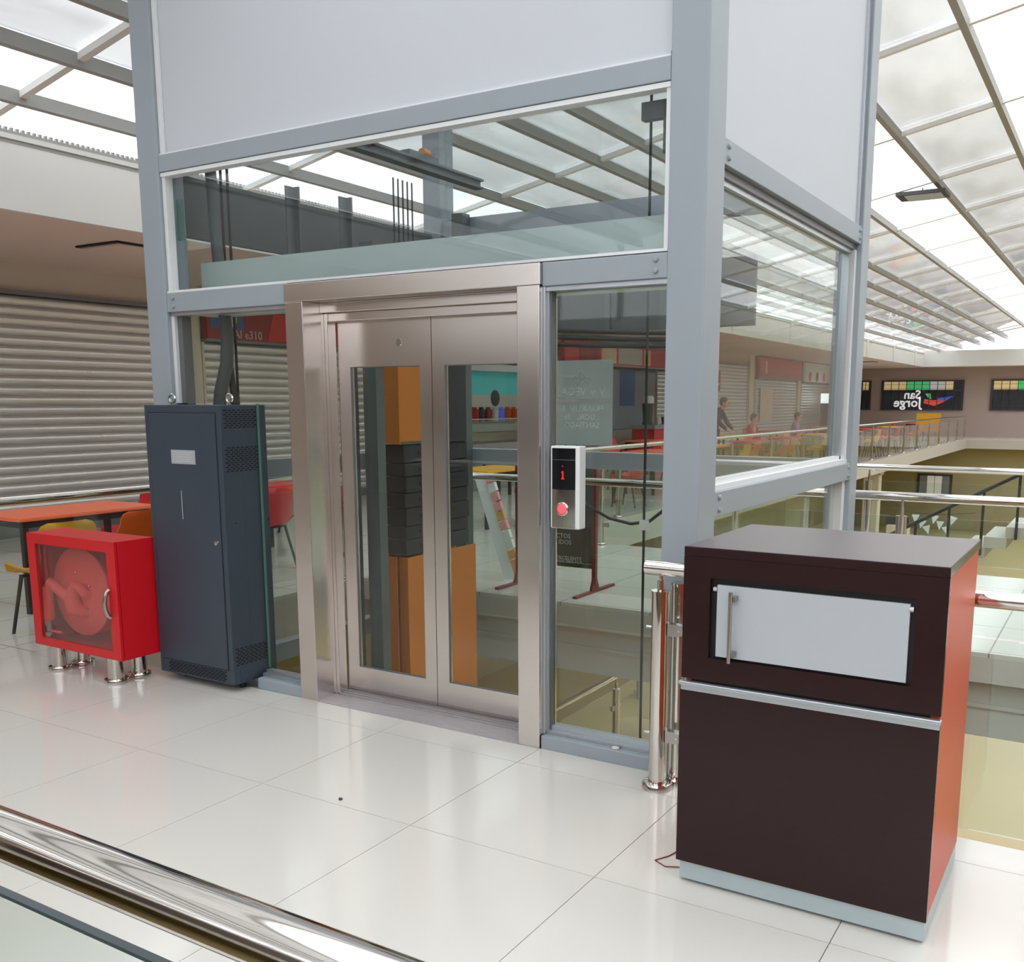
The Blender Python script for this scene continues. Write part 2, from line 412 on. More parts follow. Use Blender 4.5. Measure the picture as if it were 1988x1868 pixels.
# stainless surround
part('jamb', B().box(.068, .19, F0-.012, 1.13, 0, 2.11, .003), 'steel')
part('jamb', B().box(1.48, 1.597, F0-.012, 1.13, 0, 2.11, .003), 'steel')
part('header', B().box(.066, 1.6, F0-.014, 1.13, 2.111, 2.203, .003), 'steel')
part('jamb_return', B().box(.19, .212, 1.12, 1.185, 0, 2.06, .003), 'steel')
part('jamb_return', B().box(1.458, 1.48, 1.12, 1.185, 0, 2.06, .003), 'steel')
part('header_return', B().box(.19, 1.48, 1.09, 1.185, 2.062, 2.11, .003), 'steel')
part('header_return', B().box(.212, 1.458, 1.13, 1.188, 2.02, 2.061, .003), 'steel')
sl = B().box(.19, 1.48, .966, 1.255, -.012, .004)
for k in range(3): sl.box(.2, 1.47, 1.12+k*.028, 1.132+k*.028, .004, .012)
part('sill', sl, 'sill')
def door(x0, x1, gx0, gx1, lock):
    b = B().frame(x0, x1, .014, 2.03, 1.192, 1.222, gx0-x0, x1-gx1, 2.03-1.788, .158-.014)
    d = part('door_panel', b, 'steel')
    part('glazing', B().box(gx0, gx1, 1.205, 1.211, .158, 1.788), 'glass_door', d)
    part('glass_gasket', B().frame(gx0, gx1, .158, 1.788, 1.197, 1.205, .004, .004, .004, .006), 'alu_dark', d)
    if lock:
        part('lock', B().lathe((.63, 1.192, 1.905), [(.001, -.004), (.017, -.004), (.02, 0)], 'Y', 18), 'chrome', d, True)
    return d
door(.214, .833, .298, .759, True)
door(.837, 1.456, .914, 1.375, False)
# right sidelight
part('mullion', B().box(1.598, 1.609, 1.0, 1.075, .062, 2.105).box(1.609, 1.616, 1.02, 1.075, .062, 2.105), 'alu')
part('mullion', B().box(1.616, 1.621, 1.035, 1.075, .062, 2.105), 'alu_dark')
part('glazing_bead', B().box(1.6, 2.19, 1.015, 1.09, .062, .08).box(1.6, 2.19, 1.04, 1.09, .08, .098), 'alu')
part('glazing_bead', B().box(1.6, 2.19, 1.005, 1.09, 2.085, 2.105), 'alu')
part('sidelight_glass', B().box(1.621, 2.19, 1.06, 1.07, .098, 2.085), 'glass')
# left sidelight, cut around the control cabinet
part('glazing_bead', B().box(-.28, .068, 1.02, 1.09, .062, .078).box(-.28, .068, 1.05, 1.09, .078, .092), 'alu')
part('glazing_bead', B().box(-.865, .068, 1.005, 1.09, 2.085, 2.105), 'alu')
part('glazing_bead', B().box(-.865, -.84, 1.01, 1.09, 1.6, 2.085), 'bead')
part('mullion', B().box(-.84, -.80, 1.03, 1.09, 1.6, 2.085), 'alu_dark')
part('mullion', B().box(.056, .068, 1.04, 1.1, .092, 2.085), 'alu_dark')
part('sidelight_glass', B().box(-.80, .056, 1.09, 1.1, 1.60, 2.085), 'glass')
part('sidelight_glass', B().box(-.30, .056, 1.09, 1.1, .092, 1.597), 'glass')
part('glass_edge_strip', B().box(-.303, -.298, 1.088, 1.102, .092, 1.597), 'glass_edge')
# right side wall of the shaft (faces +X)
part('beam', B().box(2.23, 2.343, 1.175, 3.565, 2.565, 2.668, .003), 'paint')
part('upper_panel', B().box(2.30, 2.32, 1.175, 3.565, 2.668, TOP), 'panel')
part('bead_strip', B().box(2.29, 2.335, 3.50, 3.52, 2.67, TOP).box(2.29, 2.335, 3.53, 3.55, 2.67, TOP), 'alu')
part('shadow_gap', B().box(2.25, 2.315, 1.175, 3.565, 2.53, 2.565), 'alu_dark')
part('glazing_bead', B().box(2.255, 2.30, 1.175, 3.565, 2.505, 2.53), 'alu')
part('side_glass', B().box(2.27, 2.28, 1.175, 3.47, 1.27, 2.505), 'glass')
part('glazing_bead', B().box(2.255, 2.30, 3.47, 3.50, 1.25, 2.51), 'alu')
part('glazing_bead', B().box(2.25, 2.32, 3.52, 3.565, 1.25, 2.53), 'bead')
part('beam', B().box(2.22, 2.347, 1.175, 3.565, 1.118, 1.225, .003), 'paint')
part('glazing_bead', B().box(2.25, 2.325, 1.175, 3.565, 1.225, 1.25).box(2.26, 2.30, 1.175, 3.565, 1.25, 1.272), 'bead')
part('side_glass', B().box(2.27, 2.28, 1.175, 3.47, .1, 1.118), 'glass')
part('glazing_bead', B().box(2.25, 2.32, 3.50, 3.565, .1, 1.118), 'bead')
part('beam', B().box(2.22, 2.347, 1.175, 3.565, -.05, .1, .003), 'paint')
for y in (1.235, 3.52):
    for z, xx in ((2.595, 2.343), (2.64, 2.343), (1.145, 2.347), (1.2, 2.347)):
        o = inst('bolt', bolt_me, (xx, y, z), SH, (0, 0, PI/2)); o.data = bolt_me
# left side
part('side_panel', B().box(-1.0, -.95, 1.15, 3.565, 2.555, 2.895), 'band_dark')
part('beam', B().box(-1.02, -.93, 1.15, 3.565, 1.118, 1.235), 'paint')
part('side_glass', B().box(-.97, -.96, 1.15, 3.565, 1.235, 2.555), 'glass')
part('side_glass', B().box(-.97, -.96, 1.15, 3.565, .0, 1.118), 'glass')
part('beam', B().box(-1.02, -.93, 1.15, 3.565, -.12, .0), 'paint')
# rear
part('beam', B().box(-.865, 2.19, 3.6, 3.72, 2.83, 3.0), 'paint')
part('beam', B().box(-.865, 2.19, 3.6, 3.72, 1.118, 1.24), 'paint')
part('rear_glass', B().box(-.865, 2.19, 3.65, 3.66, 1.24, 2.83), 'glass')
part('rear_glass', B().box(-.865, 2.19, 3.65, 3.66, -.1, 1.118), 'glass')
part('rear_glass', B().box(-.865, 2.19, 3.65, 3.66, 3.0, TOP), 'glass')
part('intermediate_post', B().box(-.71, -.61, 3.5, 3.6, PIT, 3.02), 'steel_grey')
part('rear_panel', B().box(.12, 1.7, 3.5, 3.54, 2.1, 2.54), 'band_dark')
part('panel_rib', B().box(.62, .66, 3.48, 3.5, 2.1, 2.54), 'steel_grey')
part('panel_rib', B().box(1.05, 1.15, 3.46, 3.5, 2.1, 2.54), 'steel_grey')
# door operator box and hoist beam inside
part('operator_box', B().box(-.862, 2.186, 1.235, 1.34, 2.1, 2.40), 'op_box')
part('hoist_beam', B().box(-.53, -.45, 1.3, 3.56, 3.235, 3.25).box(-.5, -.48, 1.3, 3.56, 3.195, 3.235).box(-.53, -.45, 1.3, 3.56, 3.18, 3.195), 'steel_grey')
part('hoist_motor', B().lathe((-.49, 2.86, 3.30), [(.001, 0), (.032, 0), (.032, .07), (.001, .07)], 'Y', 20), 'cw_orange', None, True)
part('motor_base', B().box(-.53, -.45, 2.68, 3.0, 3.25, 3.285), 'steel_grey')
part('corner_bracket', B().box(2.1, 2.19, 1.12, 1.16, 2.62, 2.83).box(2.0, 2.19, 1.12, 1.16, 2.76, 2.83), 'steel_grey')

# counterweight running along the left of the shaft
CW = E('counterweight', (-.53, 2.95, PIT), 'stack of black counterweight plates in an orange steel guard inside the shaft', 'counterweight')
O('lower_guard', B().box(-.655, -.645, 2.52, 3.4, PIT, .52).box(-.655, -.52, 2.52, 2.53, PIT, .52).box(-.53, -.45, 2.56, 2.57, PIT, .515).box(-.46, -.45, 2.57, 3.4, PIT, .515), 'cw_orange', CW)
z = .53
k = 0
while z < 1.30:
    h = (.115, .095, .13, .105)[k % 4]; dx = random.uniform(-.006, .006)
    b = B().box(-.64, -.455+dx, 2.56+dx, 3.32+dx, z, z+h-.006, .004)
    b.box(-.458+dx, -.45+dx, 2.72, 2.86, z+h*.35, z+h*.6).box(-.458+dx, -.45+dx, 3.05, 3.2, z+h*.35, z+h*.6)
    O('weight_plate', b, 'cw_black', CW); z += h; k += 1
O('upper_guard', B().box(-.63, -.45, 2.5, 2.51, z, 2.2).box(-.46, -.45, 2.51, 2.98, z, 2.2), 'cw_orange', CW)
O('top_rail', B().box(-.63, -.445, 2.515, 3.3, z, z+.02), 'steel_grey', CW)
O('frame_channel', B().box(-.56, -.44, 3.02, 3.28, z, 2.3), 'cw_black', CW)
# guide rails and ropes
def guide(x, y, lab):
    return O('guide_rail', B().box(x-.045, x+.045, y-.006, y+.006, PIT, 2.9).box(x-.006, x+.006, y-.07, y, PIT, 2.9), 'steel_grey', label=lab, cat='guide rail', group='guide rails in the shaft')
guide(-.595, 2.2, 'grey steel guide rail standing just in front of the counterweight')
guide(-.66, 1.8, 'grey steel guide rail nearest to the left glass of the elevator door')
O('support_column', B().box(-.50, -.49, 2.2, 2.28, PIT, 2.62).box(-.49, -.39, 2.2, 2.212, PIT, 2.62).box(-.40, -.39, 2.212, 2.28, PIT, 2.62), 'steel_grey', label='wide grey steel column in the shaft beside the orange guard', cat='column')
def rope(x, y, z0, z1, r, lab, g='suspension ropes in the shaft'):
    return O('rope', B().cyl((x, y, z0), (x, y, z1), r, seg=8), 'rope', label=lab, cat='rope', group=g)
names = ['first', 'second', 'third', 'fourth', 'fifth']
for k in range(5):
    rope(-.55, 2.62+k*.05, 1.9, 3.1, .006, 'dark steel rope above the counterweight, %s of five from the front' % names[k])
rope(-.80, 1.36, .2, 4.0, .008, 'thin dark rope hanging at the left of the transom, left one of the pair')
rope(-.745, 1.36, .2, 4.0, .008, 'thin dark rope hanging at the left of the transom, right one of the pair')
rope(1.545, 2.2, -2., 4.1, .008, 'single thin dark rope hanging down behind the right sidelight')
O('conduit', B().tube([(-.80, 1.27, 3.9), (-.79, 1.27, 3.2), (-.765, 1.27, 2.6), (-.74, 1.27, 2.25), (-.70, 1.26, 1.98), (-.705, 1.25, 1.82), (-.77, 1.25, 1.66), (-.80, 1.22, 1.3), (-.80, 1.2, .4)], [.03, .03, .032, .034, .036, .038, .038, .036, .036], 12), 'duct', smooth=True, label='grey flexible cable conduit hanging down behind the control cabinet', cat='conduit')
O('conduit', B().tube([(-.845, 1.3, 3.9), (-.84, 1.3, 3.0), (-.79, 1.31, 2.3), (-.76, 1.31, 1.9), (-.72, 1.31, 1.62), (-.72, 1.3, .4)], .02, 10), 'black', smooth=True, label='thin black cable conduit slanting behind the grey one at the left post', cat='conduit')
cab = [(1.66+.0, 1.5, 1.2), (1.72, 1.55, 1.1), (1.82, 1.6, 1.03), (1.93, 1.6, 1.01), (2.02, 1.6, 1.05), (2.12, 1.6, 1.17)]
O('signal_cable', B().tube([(1.42, 1.5, 1.22), (1.55, 1.5, 1.1), (1.68, 1.5, 1.04), (1.8, 1.5, 1.02), (1.9, 1.5, 1.04), (2.0, 1.5, 1.12), (2.15, 1.5, 1.3)], .008, 8), 'black', smooth=True, label='thin black cable sagging across the right sidelight', cat='cable')
O('cable_tag', B().box(1.85, 1.9, 1.488, 1.49, .995, 1.045), 'paper', label='small white paper tag on the sagging black cable', cat='tag')
for k in range(3):
    O('hanging_hose', B().tube([(.15, 3.4, 2.12-k*.05), (.5, 3.4, 2.10-k*.05), (.9, 3.4, 2.075-k*.045), (1.5, 3.4, 2.05-k*.04)], .017, 10), 'black', smooth=True,
      label='%s of three thick black hoses strung across the back of the shaft' % ('topmost', 'middle', 'lowest')[k], cat='hose', group='black hoses at the back of the shaft')

# frosted notice fixed on the rear glass, read from behind (mirrored)
ng = O('glass_notice', B().box(.14, .62, 3.62, 3.626, 1.29, 1.91), 'frost', label='frosted notice sheet with mirrored lettering behind the right sidelight', cat='notice')
O('stripe', B().box(.14, .62, 3.612, 3.616, 1.605, 1.63), 'text_grey', ng)
for s_, sz, zz, xx_ in (('V', .085, 1.68, .535), ('y', .085, 1.68, .46), ('VEGA', .085, 1.68, .30), ('FRANKLIN', .06, 1.555, .41), ('8', .06, 1.555, .22), ('LOCAL', .06, 1.495, .42), ('36', .06, 1.495, .25), ('SANTIAGO', .06, 1.435, .37)):
    inst('lettering', text_mesh(s_, sz, 'text_white', .001, mirror=True), (xx_, 3.615, zz), ng, FRONT)
eb = B()
for cx_ in (.33, .41):
    pts = [(cx_, 3.615, 1.73), (cx_-.035, 3.615, 1.765), (cx_-.02, 3.615, 1.79), (cx_, 3.615, 1.775), (cx_+.02, 3.615, 1.79), (cx_+.035, 3.615, 1.765), (cx_, 3.615, 1.73)]
    eb.tube(pts, .003, 6)
eb.tube([(.33, 3.615, 1.775), (.36, 3.615, 1.83), (.41, 3.615, 1.775)], .003, 6)
O('emblem', eb, 'text_grey', ng)

# ------------------------------------------------------------------ call panel
CP = E('call_panel', (1.71, 1.03, 1.04), 'slim silver elevator call panel with red digit 1 and glowing button', 'call panel')
def arc_strip(x0, x1, z0, z1, y, bulge, t, n=8):
    b = B(); f = []; g = []
    for i in range(n+1):
        u = i/n; x = x0+(x1-x0)*u; yy = y-bulge*(1-(2*u-1)**2)
        f.append([b.b.verts.new((x, yy, z0)), b.b.verts.new((x, yy, z1))]); g.append([b.b.verts.new((x, yy+t, z0)), b.b.verts.new((x, yy+t, z1))])
    for i in range(n):
        b.b.faces.new((f[i][0], f[i+1][0], f[i+1][1], f[i][1])); b.b.faces.new((g[i][0], g[i][1], g[i+1][1], g[i+1][0]))
        b.b.faces.new((f[i][1], f[i+1][1], g[i+1][1], g[i][1])); b.b.faces.new((f[i][0], g[i][0], g[i+1][0], f[i+1][0]))
    b.b.faces.new((f[0][0], f[0][1], g[0][1], g[0][0])); b.b.faces.new((f[n][0], g[n][0], g[n][1], f[n][1])); return b
O('housing', B().box(1.636, 1.785, 1.0, 1.06, 1.045, 1.415, .006), 'bead', CP)
O('faceplate', arc_strip(1.646, 1.764, 1.05, 1.222, .998, .008, .01), 'mirror', CP, True)
sc_ = O('display', arc_strip(1.646, 1.764, 1.222, 1.405, .998, .008, .01), 'screen', CP, True)
O('display_seam', arc_strip(1.647, 1.763, 1.352, 1.356, .9965, .008, .004), 'text_dark', sc_, True)
O('digit', B().prism([(1.699, 1.268), (1.714, 1.268), (1.714, 1.273), (1.7095, 1.273), (1.7095, 1.305), (1.7045, 1.305), (1.699, 1.300), (1.699, 1.2955), (1.7035, 1.2985), (1.7035, 1.273), (1.699, 1.273)], 'Y', .9878, .9888), 'led', sc_)
ar = B(); ar.prism([(1.699, 1.325), (1.705, 1.331), (1.711, 1.325), (1.705, 1.3225)], 'Y', .988, .989)
M('led_dim', (150, 20, 24), .4, emit=.3)
O('arrow', ar, 'led_dim', sc_)
bt = O('button', B().lathe((1.704, .99, 1.135), [(.001, -.008), (.02, -.008), (.026, -.003), (.027, .004)], 'Y', 24), 'button', CP, True)
O('button_ring', B().lathe((1.704, .99, 1.135), [(.0262, .003), (.027, -.006), (.031, -.004), (.032, .004)], 'Y', 24), 'chrome', bt, True)

# ------------------------------------------------------------------ control cabinet
CC = E('control_cabinet', (-.62, .99, 0), 'tall dark grey steel elevator control cabinet piercing the left sidelight', 'cabinet')
body = O('body', B().box(-.925, -.307, .836, .972, .045, 1.59, .003).box(-.852, -.307, .972, 1.155, .045, 1.59, .003), 'cab_grey', CC)
dr = O('door', B().box(-.888, -.347, .831, .838, .13, 1.545, .002), 'cab_grey', CC)
O('door_gap', B().box(-.893, -.342, .8345, .8365, .125, 1.55), 'slot', CC)
O('lock', B().lathe((-.376, .831, .845), [(.001, -.014), (.012, -.013), (.015, 0)], 'Y', 16), 'chrome', dr, True)
lb = O('name_plate', B().box(-.71, -.514, .8285, .831, 1.268, 1.345), 'label', dr)
lp = B()
for k in range(5): lp.box(-.695, -.53-.02*(k % 2), .8278, .8284, 1.282+k*.012, 1.2855+k*.012)
O('print_lines', lp, 'text_grey', lb)
O('scratch', B().box(-.648, -.644, .8305, .8312, .96, 1.12), 'text_grey', dr)
sm = B().box(-.011, .011, -.001, .001, -.0035, .0035).mesh('vent_slot', 'slot')
sms = B().box(-.001, .001, -.011, .011, -.0035, .0035).mesh('vent_slot', 'slot')
b = B()
for r_ in range(6):
    for c_ in range(15):
        x = -.84+c_*.032+(.016 if r_ % 2 else 0); zz = .062+r_*.0105
        b.box(x-.011, x+.011, .834, .8365, zz-.0035, zz+.0035)
O('vent_slots', b, 'slot', CC)
for z0, rows in ((1.47, 9), (1.235, 12), (.155, 9)):
    b = B()
    for r_ in range(rows):
        for c_ in range(7):
            y = .868+c_*.032+(.014 if r_ % 2 else 0); zz = z0+r_*.0115
            b.box(-.3085, -.3062, y-.011, y+.011, zz-.0037, zz+.0037)
    O('vent_slots', b, 'slot', CC)
O('cable_hatch', B().box(-.308, -.304, .885, 1.06, .055, .12, .001), 'cab_grey', CC)
for y, z in ((.905, .95), (1.14, 1.35), (1.14, .95), (1.14, .55)):
    O('screw_hole', B().cyl((-.3085, y, z), (-.306, y, z), .005, seg=10), 'slot', CC)
for x in (-.80, -.335):
    ring = [(x+.024*math.cos(a), .93, 1.625+.024*math.sin(a)) for a in [2*PI*k/18 for k in range(19)]]
    eb_ = B().tube(ring, .006, 8); eb_.cyl((x, .93, 1.588), (x, .93, 1.605), .011, seg=12)
    O('eye_bolt', eb_, 'chrome', CC, True)
for x, y in ((-.84, .95), (-.37, .95), (-.80, 1.11), (-.37, 1.11)):
    O('foot', B().cyl((x, y, 0), (x, y, .046), .018, seg=12), 'black', CC)

# ------------------------------------------------------------------ fire hose cabinet
HC = E('hose_cabinet', (-1.35, .71, 0), 'red metal fire hose cabinet with glazed door on steel legs', 'cabinet')
hx0, hx1, hy0, hy1, hz0, hz1 = -1.765, -.94, .592, .85, .152, .835
t_ = .012
O('body', B().box(hx0, hx1, hy0+.02, hy1, hz1-t_, hz1).box(hx0, hx1, hy0+.02, hy1, hz0, hz0+t_).box(hx0, hx0+t_, hy0+.02, hy1, hz0+t_, hz1-t_).box(hx1-t_, hx1, hy0+.02, hy1, hz0+t_, hz1-t_).box(hx0+t_, hx1-t_, hy1-t_, hy1, hz0+t_, hz1-t_), 'red', HC)
hd = O('door', B().frame(hx0, hx1, hz0, hz1, hy0, hy0+.016, .075, .075, .062, .05), 'red', HC)
O('glazing', B().box(hx0+.075, hx1-.075, hy0+.006, hy0+.01, hz0+.05, hz1-.062), 'glass_hose', hd)
O('handle', B().tube([(-1.008, hy0, .56), (-1.012, hy0-.016, .548), (-1.016, hy0-.025, .515), (-1.018, hy0-.028, .48), (-1.016, hy0-.025, .445), (-1.012, hy0-.016, .412), (-1.008, hy0, .40)], .012, 10), 'nickel', hd, True)
for x in (-1.08, -1.62):
    for y in (.645, .80):
        O('leg', B().lathe((x, y, 0), [(.066, 0), (.068, .012), (.064, .022), (.046, .024), (.044, .153)], 'Z', 24), 'polish', HC, True)
HR = E('hose_reel', (-1.37, .72, .25), 'round red hose reel with elbow pipe behind the cabinet glass', 'hose reel')
O('disc', B().lathe((-1.465, .715, .482), [(.001, 0), (.05, -.012), (.24, -.008), (.268, .004), (.27, .016), (.26, .02), (.2, .02), (.2, .085), (.265, .085), (.265, .097), (.001, .097)], 'Y', 40), 'hose_red', HR, True)
O('elbow_pipe', B().tube([(-1.37, .72, .47), (-1.37, .675, .49), (-1.39, .664, .525), (-1.43, .66, .53), (-1.46, .66, .49), (-1.465, .66, .43), (-1.455, .662, .39), (-1.425, .69, .365), (-1.415, .72, .36)], [.026, .028, .03, .03, .034, .046, .05, .04, .034], 16), 'hose_red', HR, True)
O('inlet_pipe', B().tube([(-1.68, .64, .30), (-1.68, .645, .50), (-1.66, .65, .53), (-1.58, .655, .49), (-1.465, .66, .44)], [.03, .03, .032, .03, .034], 12), 'hose_red', HR, True)
vv = O('valve', B().lathe((-1.68, .64, .2), [(.035, 0), (.035, .03), (.026, .035), (.026, .07), (.034, .075), (.034, .1)], 'Z', 16), 'nickel', HR, True)
O('lever', B().box(-1.66, -1.54, .62, .635, .232, .246, .003), 'hose_red', vv)
for a in range(5):
    O('bolt', B().sph((-1.465+.12*math.cos(a*1.25+.4), .703, .482+.12*math.sin(a*1.25+.4)), .008, seg=8), 'chrome', HR)
O('reel_tag', B().box(-1.53, -1.505, .69, .702, .46, .52), 'paper', HR)

# ------------------------------------------------------------------ litter bin cabinet
LB = E('litter_bin', (3.05, .44, 0), 'dark brown litter bin cabinet with white swing flap and orange sides', 'litter bin')
bx0, bx1, by0, by1, bh = 2.652, 3.45, .12, .77, 1.153
O('plinth', B().box(bx0+.006, bx1-.006, by0+.012, by1-.01, .012, .075), 'plinth', LB)
O('body', B().box(bx0+.012, bx1-.004, by0+.02, by1-.012, .075, bh-.03), 'orange_lam', LB)
for x in (bx0+.06, bx1-.06):
    for y in (by0+.06, by1-.06): O('foot', B().cyl((x, y, 0), (x, y, .013), .02, seg=12), 'black', LB)
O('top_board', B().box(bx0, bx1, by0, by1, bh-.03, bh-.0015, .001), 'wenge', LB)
O('top_sheen', B().box(bx0+.002, bx1-.002, by0+.002, by1-.002, bh-.0015, bh), 'wenge_sheen', LB)  # thin paler sheet, imitates the skylight reflected on the top board
fp = O('front_panel', B().frame(bx0, bx1, .718, bh-.031, by0, by0+.018, .09, .086, bh-.031-1.056, .076), 'wenge', LB)
O('flap_recess', B().box(bx0+.09, bx1-.085, by0+.0185, by0+.03, .79, 1.055), 'black', LB)
fl = O('flap', B().box(2.765, 3.348, by0+.004, by0+.016, .802, 1.036, .001), 'white_lam', LB)
hb = B().cyl((2.822, by0-.03, .795), (2.822, by0-.03, 1.022), .0065, seg=14)
hb.box(2.818, 2.836, by0-.03, by0+.006, .812, .828).box(2.818, 2.836, by0-.03, by0+.006, .992, 1.008)
O('handle', hb, 'nickel', fl, True)
for x in (2.758, 3.352):
    O('pivot', B().cyl((x-.006, by0+.012, 1.02), (x+.006, by0+.012, 1.02), .01, seg=12), 'nickel', fl)
O('trim_rail', B().box(bx0-.004, bx1+.004, by0-.016, by0+.004, .697, .71, .003).box(bx0, bx1, by0-.006, by0+.012, .678, .698, .003), 'alu', LB)
O('gap', B().box(bx0+.03, bx1-.03, by0+.013, by0+.0195, .705, .72), 'black', LB)
O('lower_door', B().box(bx0-.004, bx1, by0, by0+.018, .078, .688, .001), 'wenge', LB)

# ------------------------------------------------------------------ railings
flange = [(.062, 0), (.062, .018), (.056, .026), (.037, .028), (.037, .03)]
def railing(name, label, axis, fixed, a0, a1, posts, zr=.985, glass=True, zb=0., group=None, rad=.03, first=None):
    """axis 'X' or 'Y'; fixed the other coordinate"""
    def P(u, z, off=0): return (u, fixed+off, z) if axis == 'X' else (fixed+off, u, z)
    R_ = E(name, P((a0+a1)/2, zb), label, 'railing', group)
    O('handrail', B().cyl(P(a0, zr), P(a1, zr), rad, seg=28), 'polish', R_, True)
    for u in posts:
        x, y, _ = P(u, 0)
        po = O('post', B().cyl((x, y, zb+.028), (x, y, zr-.135), .035, seg=24).cyl((x, y, zr-.135), (x, y, zr-.128), .037, seg=24).cyl((x, y, zr-.13), (x, y, zr-.07), .013, seg=14).cyl((x, y, zr-.07), (x, y, zr-.025), .009, seg=12), 'polish', R_, True)
        O('base_flange', B().lathe((x, y, zb), flange, 'Z', 28), 'polish', po, True)
    if glass:
        for u, v in zip(posts, posts[1:]):
            g0, g1 = u+.055, v-.055
            b = B().box(g0, g1, fixed-.005, fixed+.005, zb+.1, zr-.13) if axis == 'X' else B().box(fixed-.005, fixed+.005, g0, g1, zb+.1, zr-.13)
            O('glass_panel', b, 'glass_rail', R_)
            b = B()
            for z in (zb+.23, zr-.3):
                for c0, c1 in ((u+.03, u+.10), (v-.10, v-.03)):
                    b.box(c0, c1, fixed-.012, fixed+.012, z-.022, z+.022) if axis == 'X' else b.box(fixed-.012, fixed+.012, c0, c1, z-.022, z+.022)
            O('clamp', b, 'nickel', R_)
    return R_
# short stub railing between shaft and bin
FR = E('railing', (3.0, .82, 0), 'polished steel railing end post beside the brown litter bin', 'railing')
FY = .83
O('handrail', B().cyl((2.195, FY, .94), (9.4, FY, .94), .03, seg=32), 'polish', FR, True)
for x in (2.262, 3.9, 5.5, 7.1, 8.7):
    po = O('post', B().cyl((x, FY, .028), (x, FY, .842), .038, seg=32).cyl((x, FY, .842), (x, FY, .848), .041, seg=32).cyl((x, FY, .845), (x, FY, .893), .016, seg=18).cyl((x, FY, .893), (x, FY, .915), .01, seg=14), 'polish', FR, True)
    O('base_flange', B().lathe((x, FY, 0), [(.066, 0), (.066, .02), (.06, .028), (.041, .03), (.041, .034)], 'Z', 32), 'polish', po, True)
for x, x1 in ((2.262, 3.9), (3.9, 5.5), (5.5, 7.1), (7.1, 8.7)):
    O('glass_panel', B().box(x+.06, x1-.06, FY-.005, FY+.005, .1, .80), 'glass_rail', FR)
for z in (.69, .235):
    pts = [(2.3, z-.025), (2.345, z-.025), (2.362, z-.018), (2.37, z), (2.362, z+.018), (2.345, z+.025), (2.3, z+.025)]
    cl = O('clamp', B().prism(pts, 'Y', FY-.018, FY+.018), 'nickel', FR)
    O('clamp_screw', B().cyl((2.35, FY-.02, z), (2.35, FY-.017, z), .005, seg=10), 'chrome', cl)
    O('stud', B().cyl((2.20, FY, z), (2.225, FY, z), .006, seg=10), 'chrome', FR)
SP = E('shaft_guard_post', (2.31, .925, 0), 'second shorter polished post tucked behind the railing end post', 'post')
O('tube', B().cyl((2.305, .925, .028), (2.305, .925, .86), .034, seg=28).cyl((2.305, .925, .86), (2.305, .925, .87), .037, seg=28), 'polish', SP, True)
O('base_flange', B().lathe((2.305, .925, 0), [(.055, 0), (.055, .018), (.05, .026), (.036, .028)], 'Z', 28), 'polish', SP, True)
# railing right in front of the camera
NR = E('railing', (2.0, -2.085, 0), 'thick polished handrail crossing the near bottom left corner', 'railing')
O('handrail', B().cyl((-1.9, -2.085, 1.05), (3.32, -2.085, 1.05), .032, seg=40), 'polish', NR, True)
for x in (-1.6, .1, 1.72):
    O('post', B().cyl((x, -2.085, .028), (x, -2.085, .915), .035, seg=24).cyl((x, -2.085, .915), (x, -2.085, 1.03), .012, seg=14), 'polish', NR, True)
    O('base_flange', B().lathe((x, -2.085, 0), flange, 'Z', 24), 'polish', NR, True)
for a_, b_ in ((-1.6, .1), (.1, 1.72), (1.72, 3.3)):
    O('glass_panel', B().box(a_+.055, b_-.055, -2.09, -2.08, .1, .962), 'glass_rail', NR)
    O('glass_top_edge', B().box(a_+.055, b_-.055, -2.091, -2.079, .962, .967), 'edge_slate', NR)
railing('railing', 'long polished railing along the food court walkway edge', 'Y', XR, -.6, 3.9, [.25, 2.6, 3.85])
railing('railing', 'far walkway railing running past the tables to the end wall', 'Y', XR, 7.1, 43.5, [7.15+2.27*k for k in range(17)])
railing('railing', 'near bridge railing seen right behind the elevator shaft', 'X', SLAB_Y0+.05, -2.05, 12.5, [-2.0, -.3, 1.2, 2.6, 4.4, 6.2, 8, 9.8, 11.6])
railing('railing', 'far bridge railing standing one walkway width behind the near one', 'X', SLAB_Y1-.1, -2.05, 12.5, [-2.0, -1.19, .4, 1.74, 3.4, 5.1, 6.9, 8.7, 10.5, 12.3])

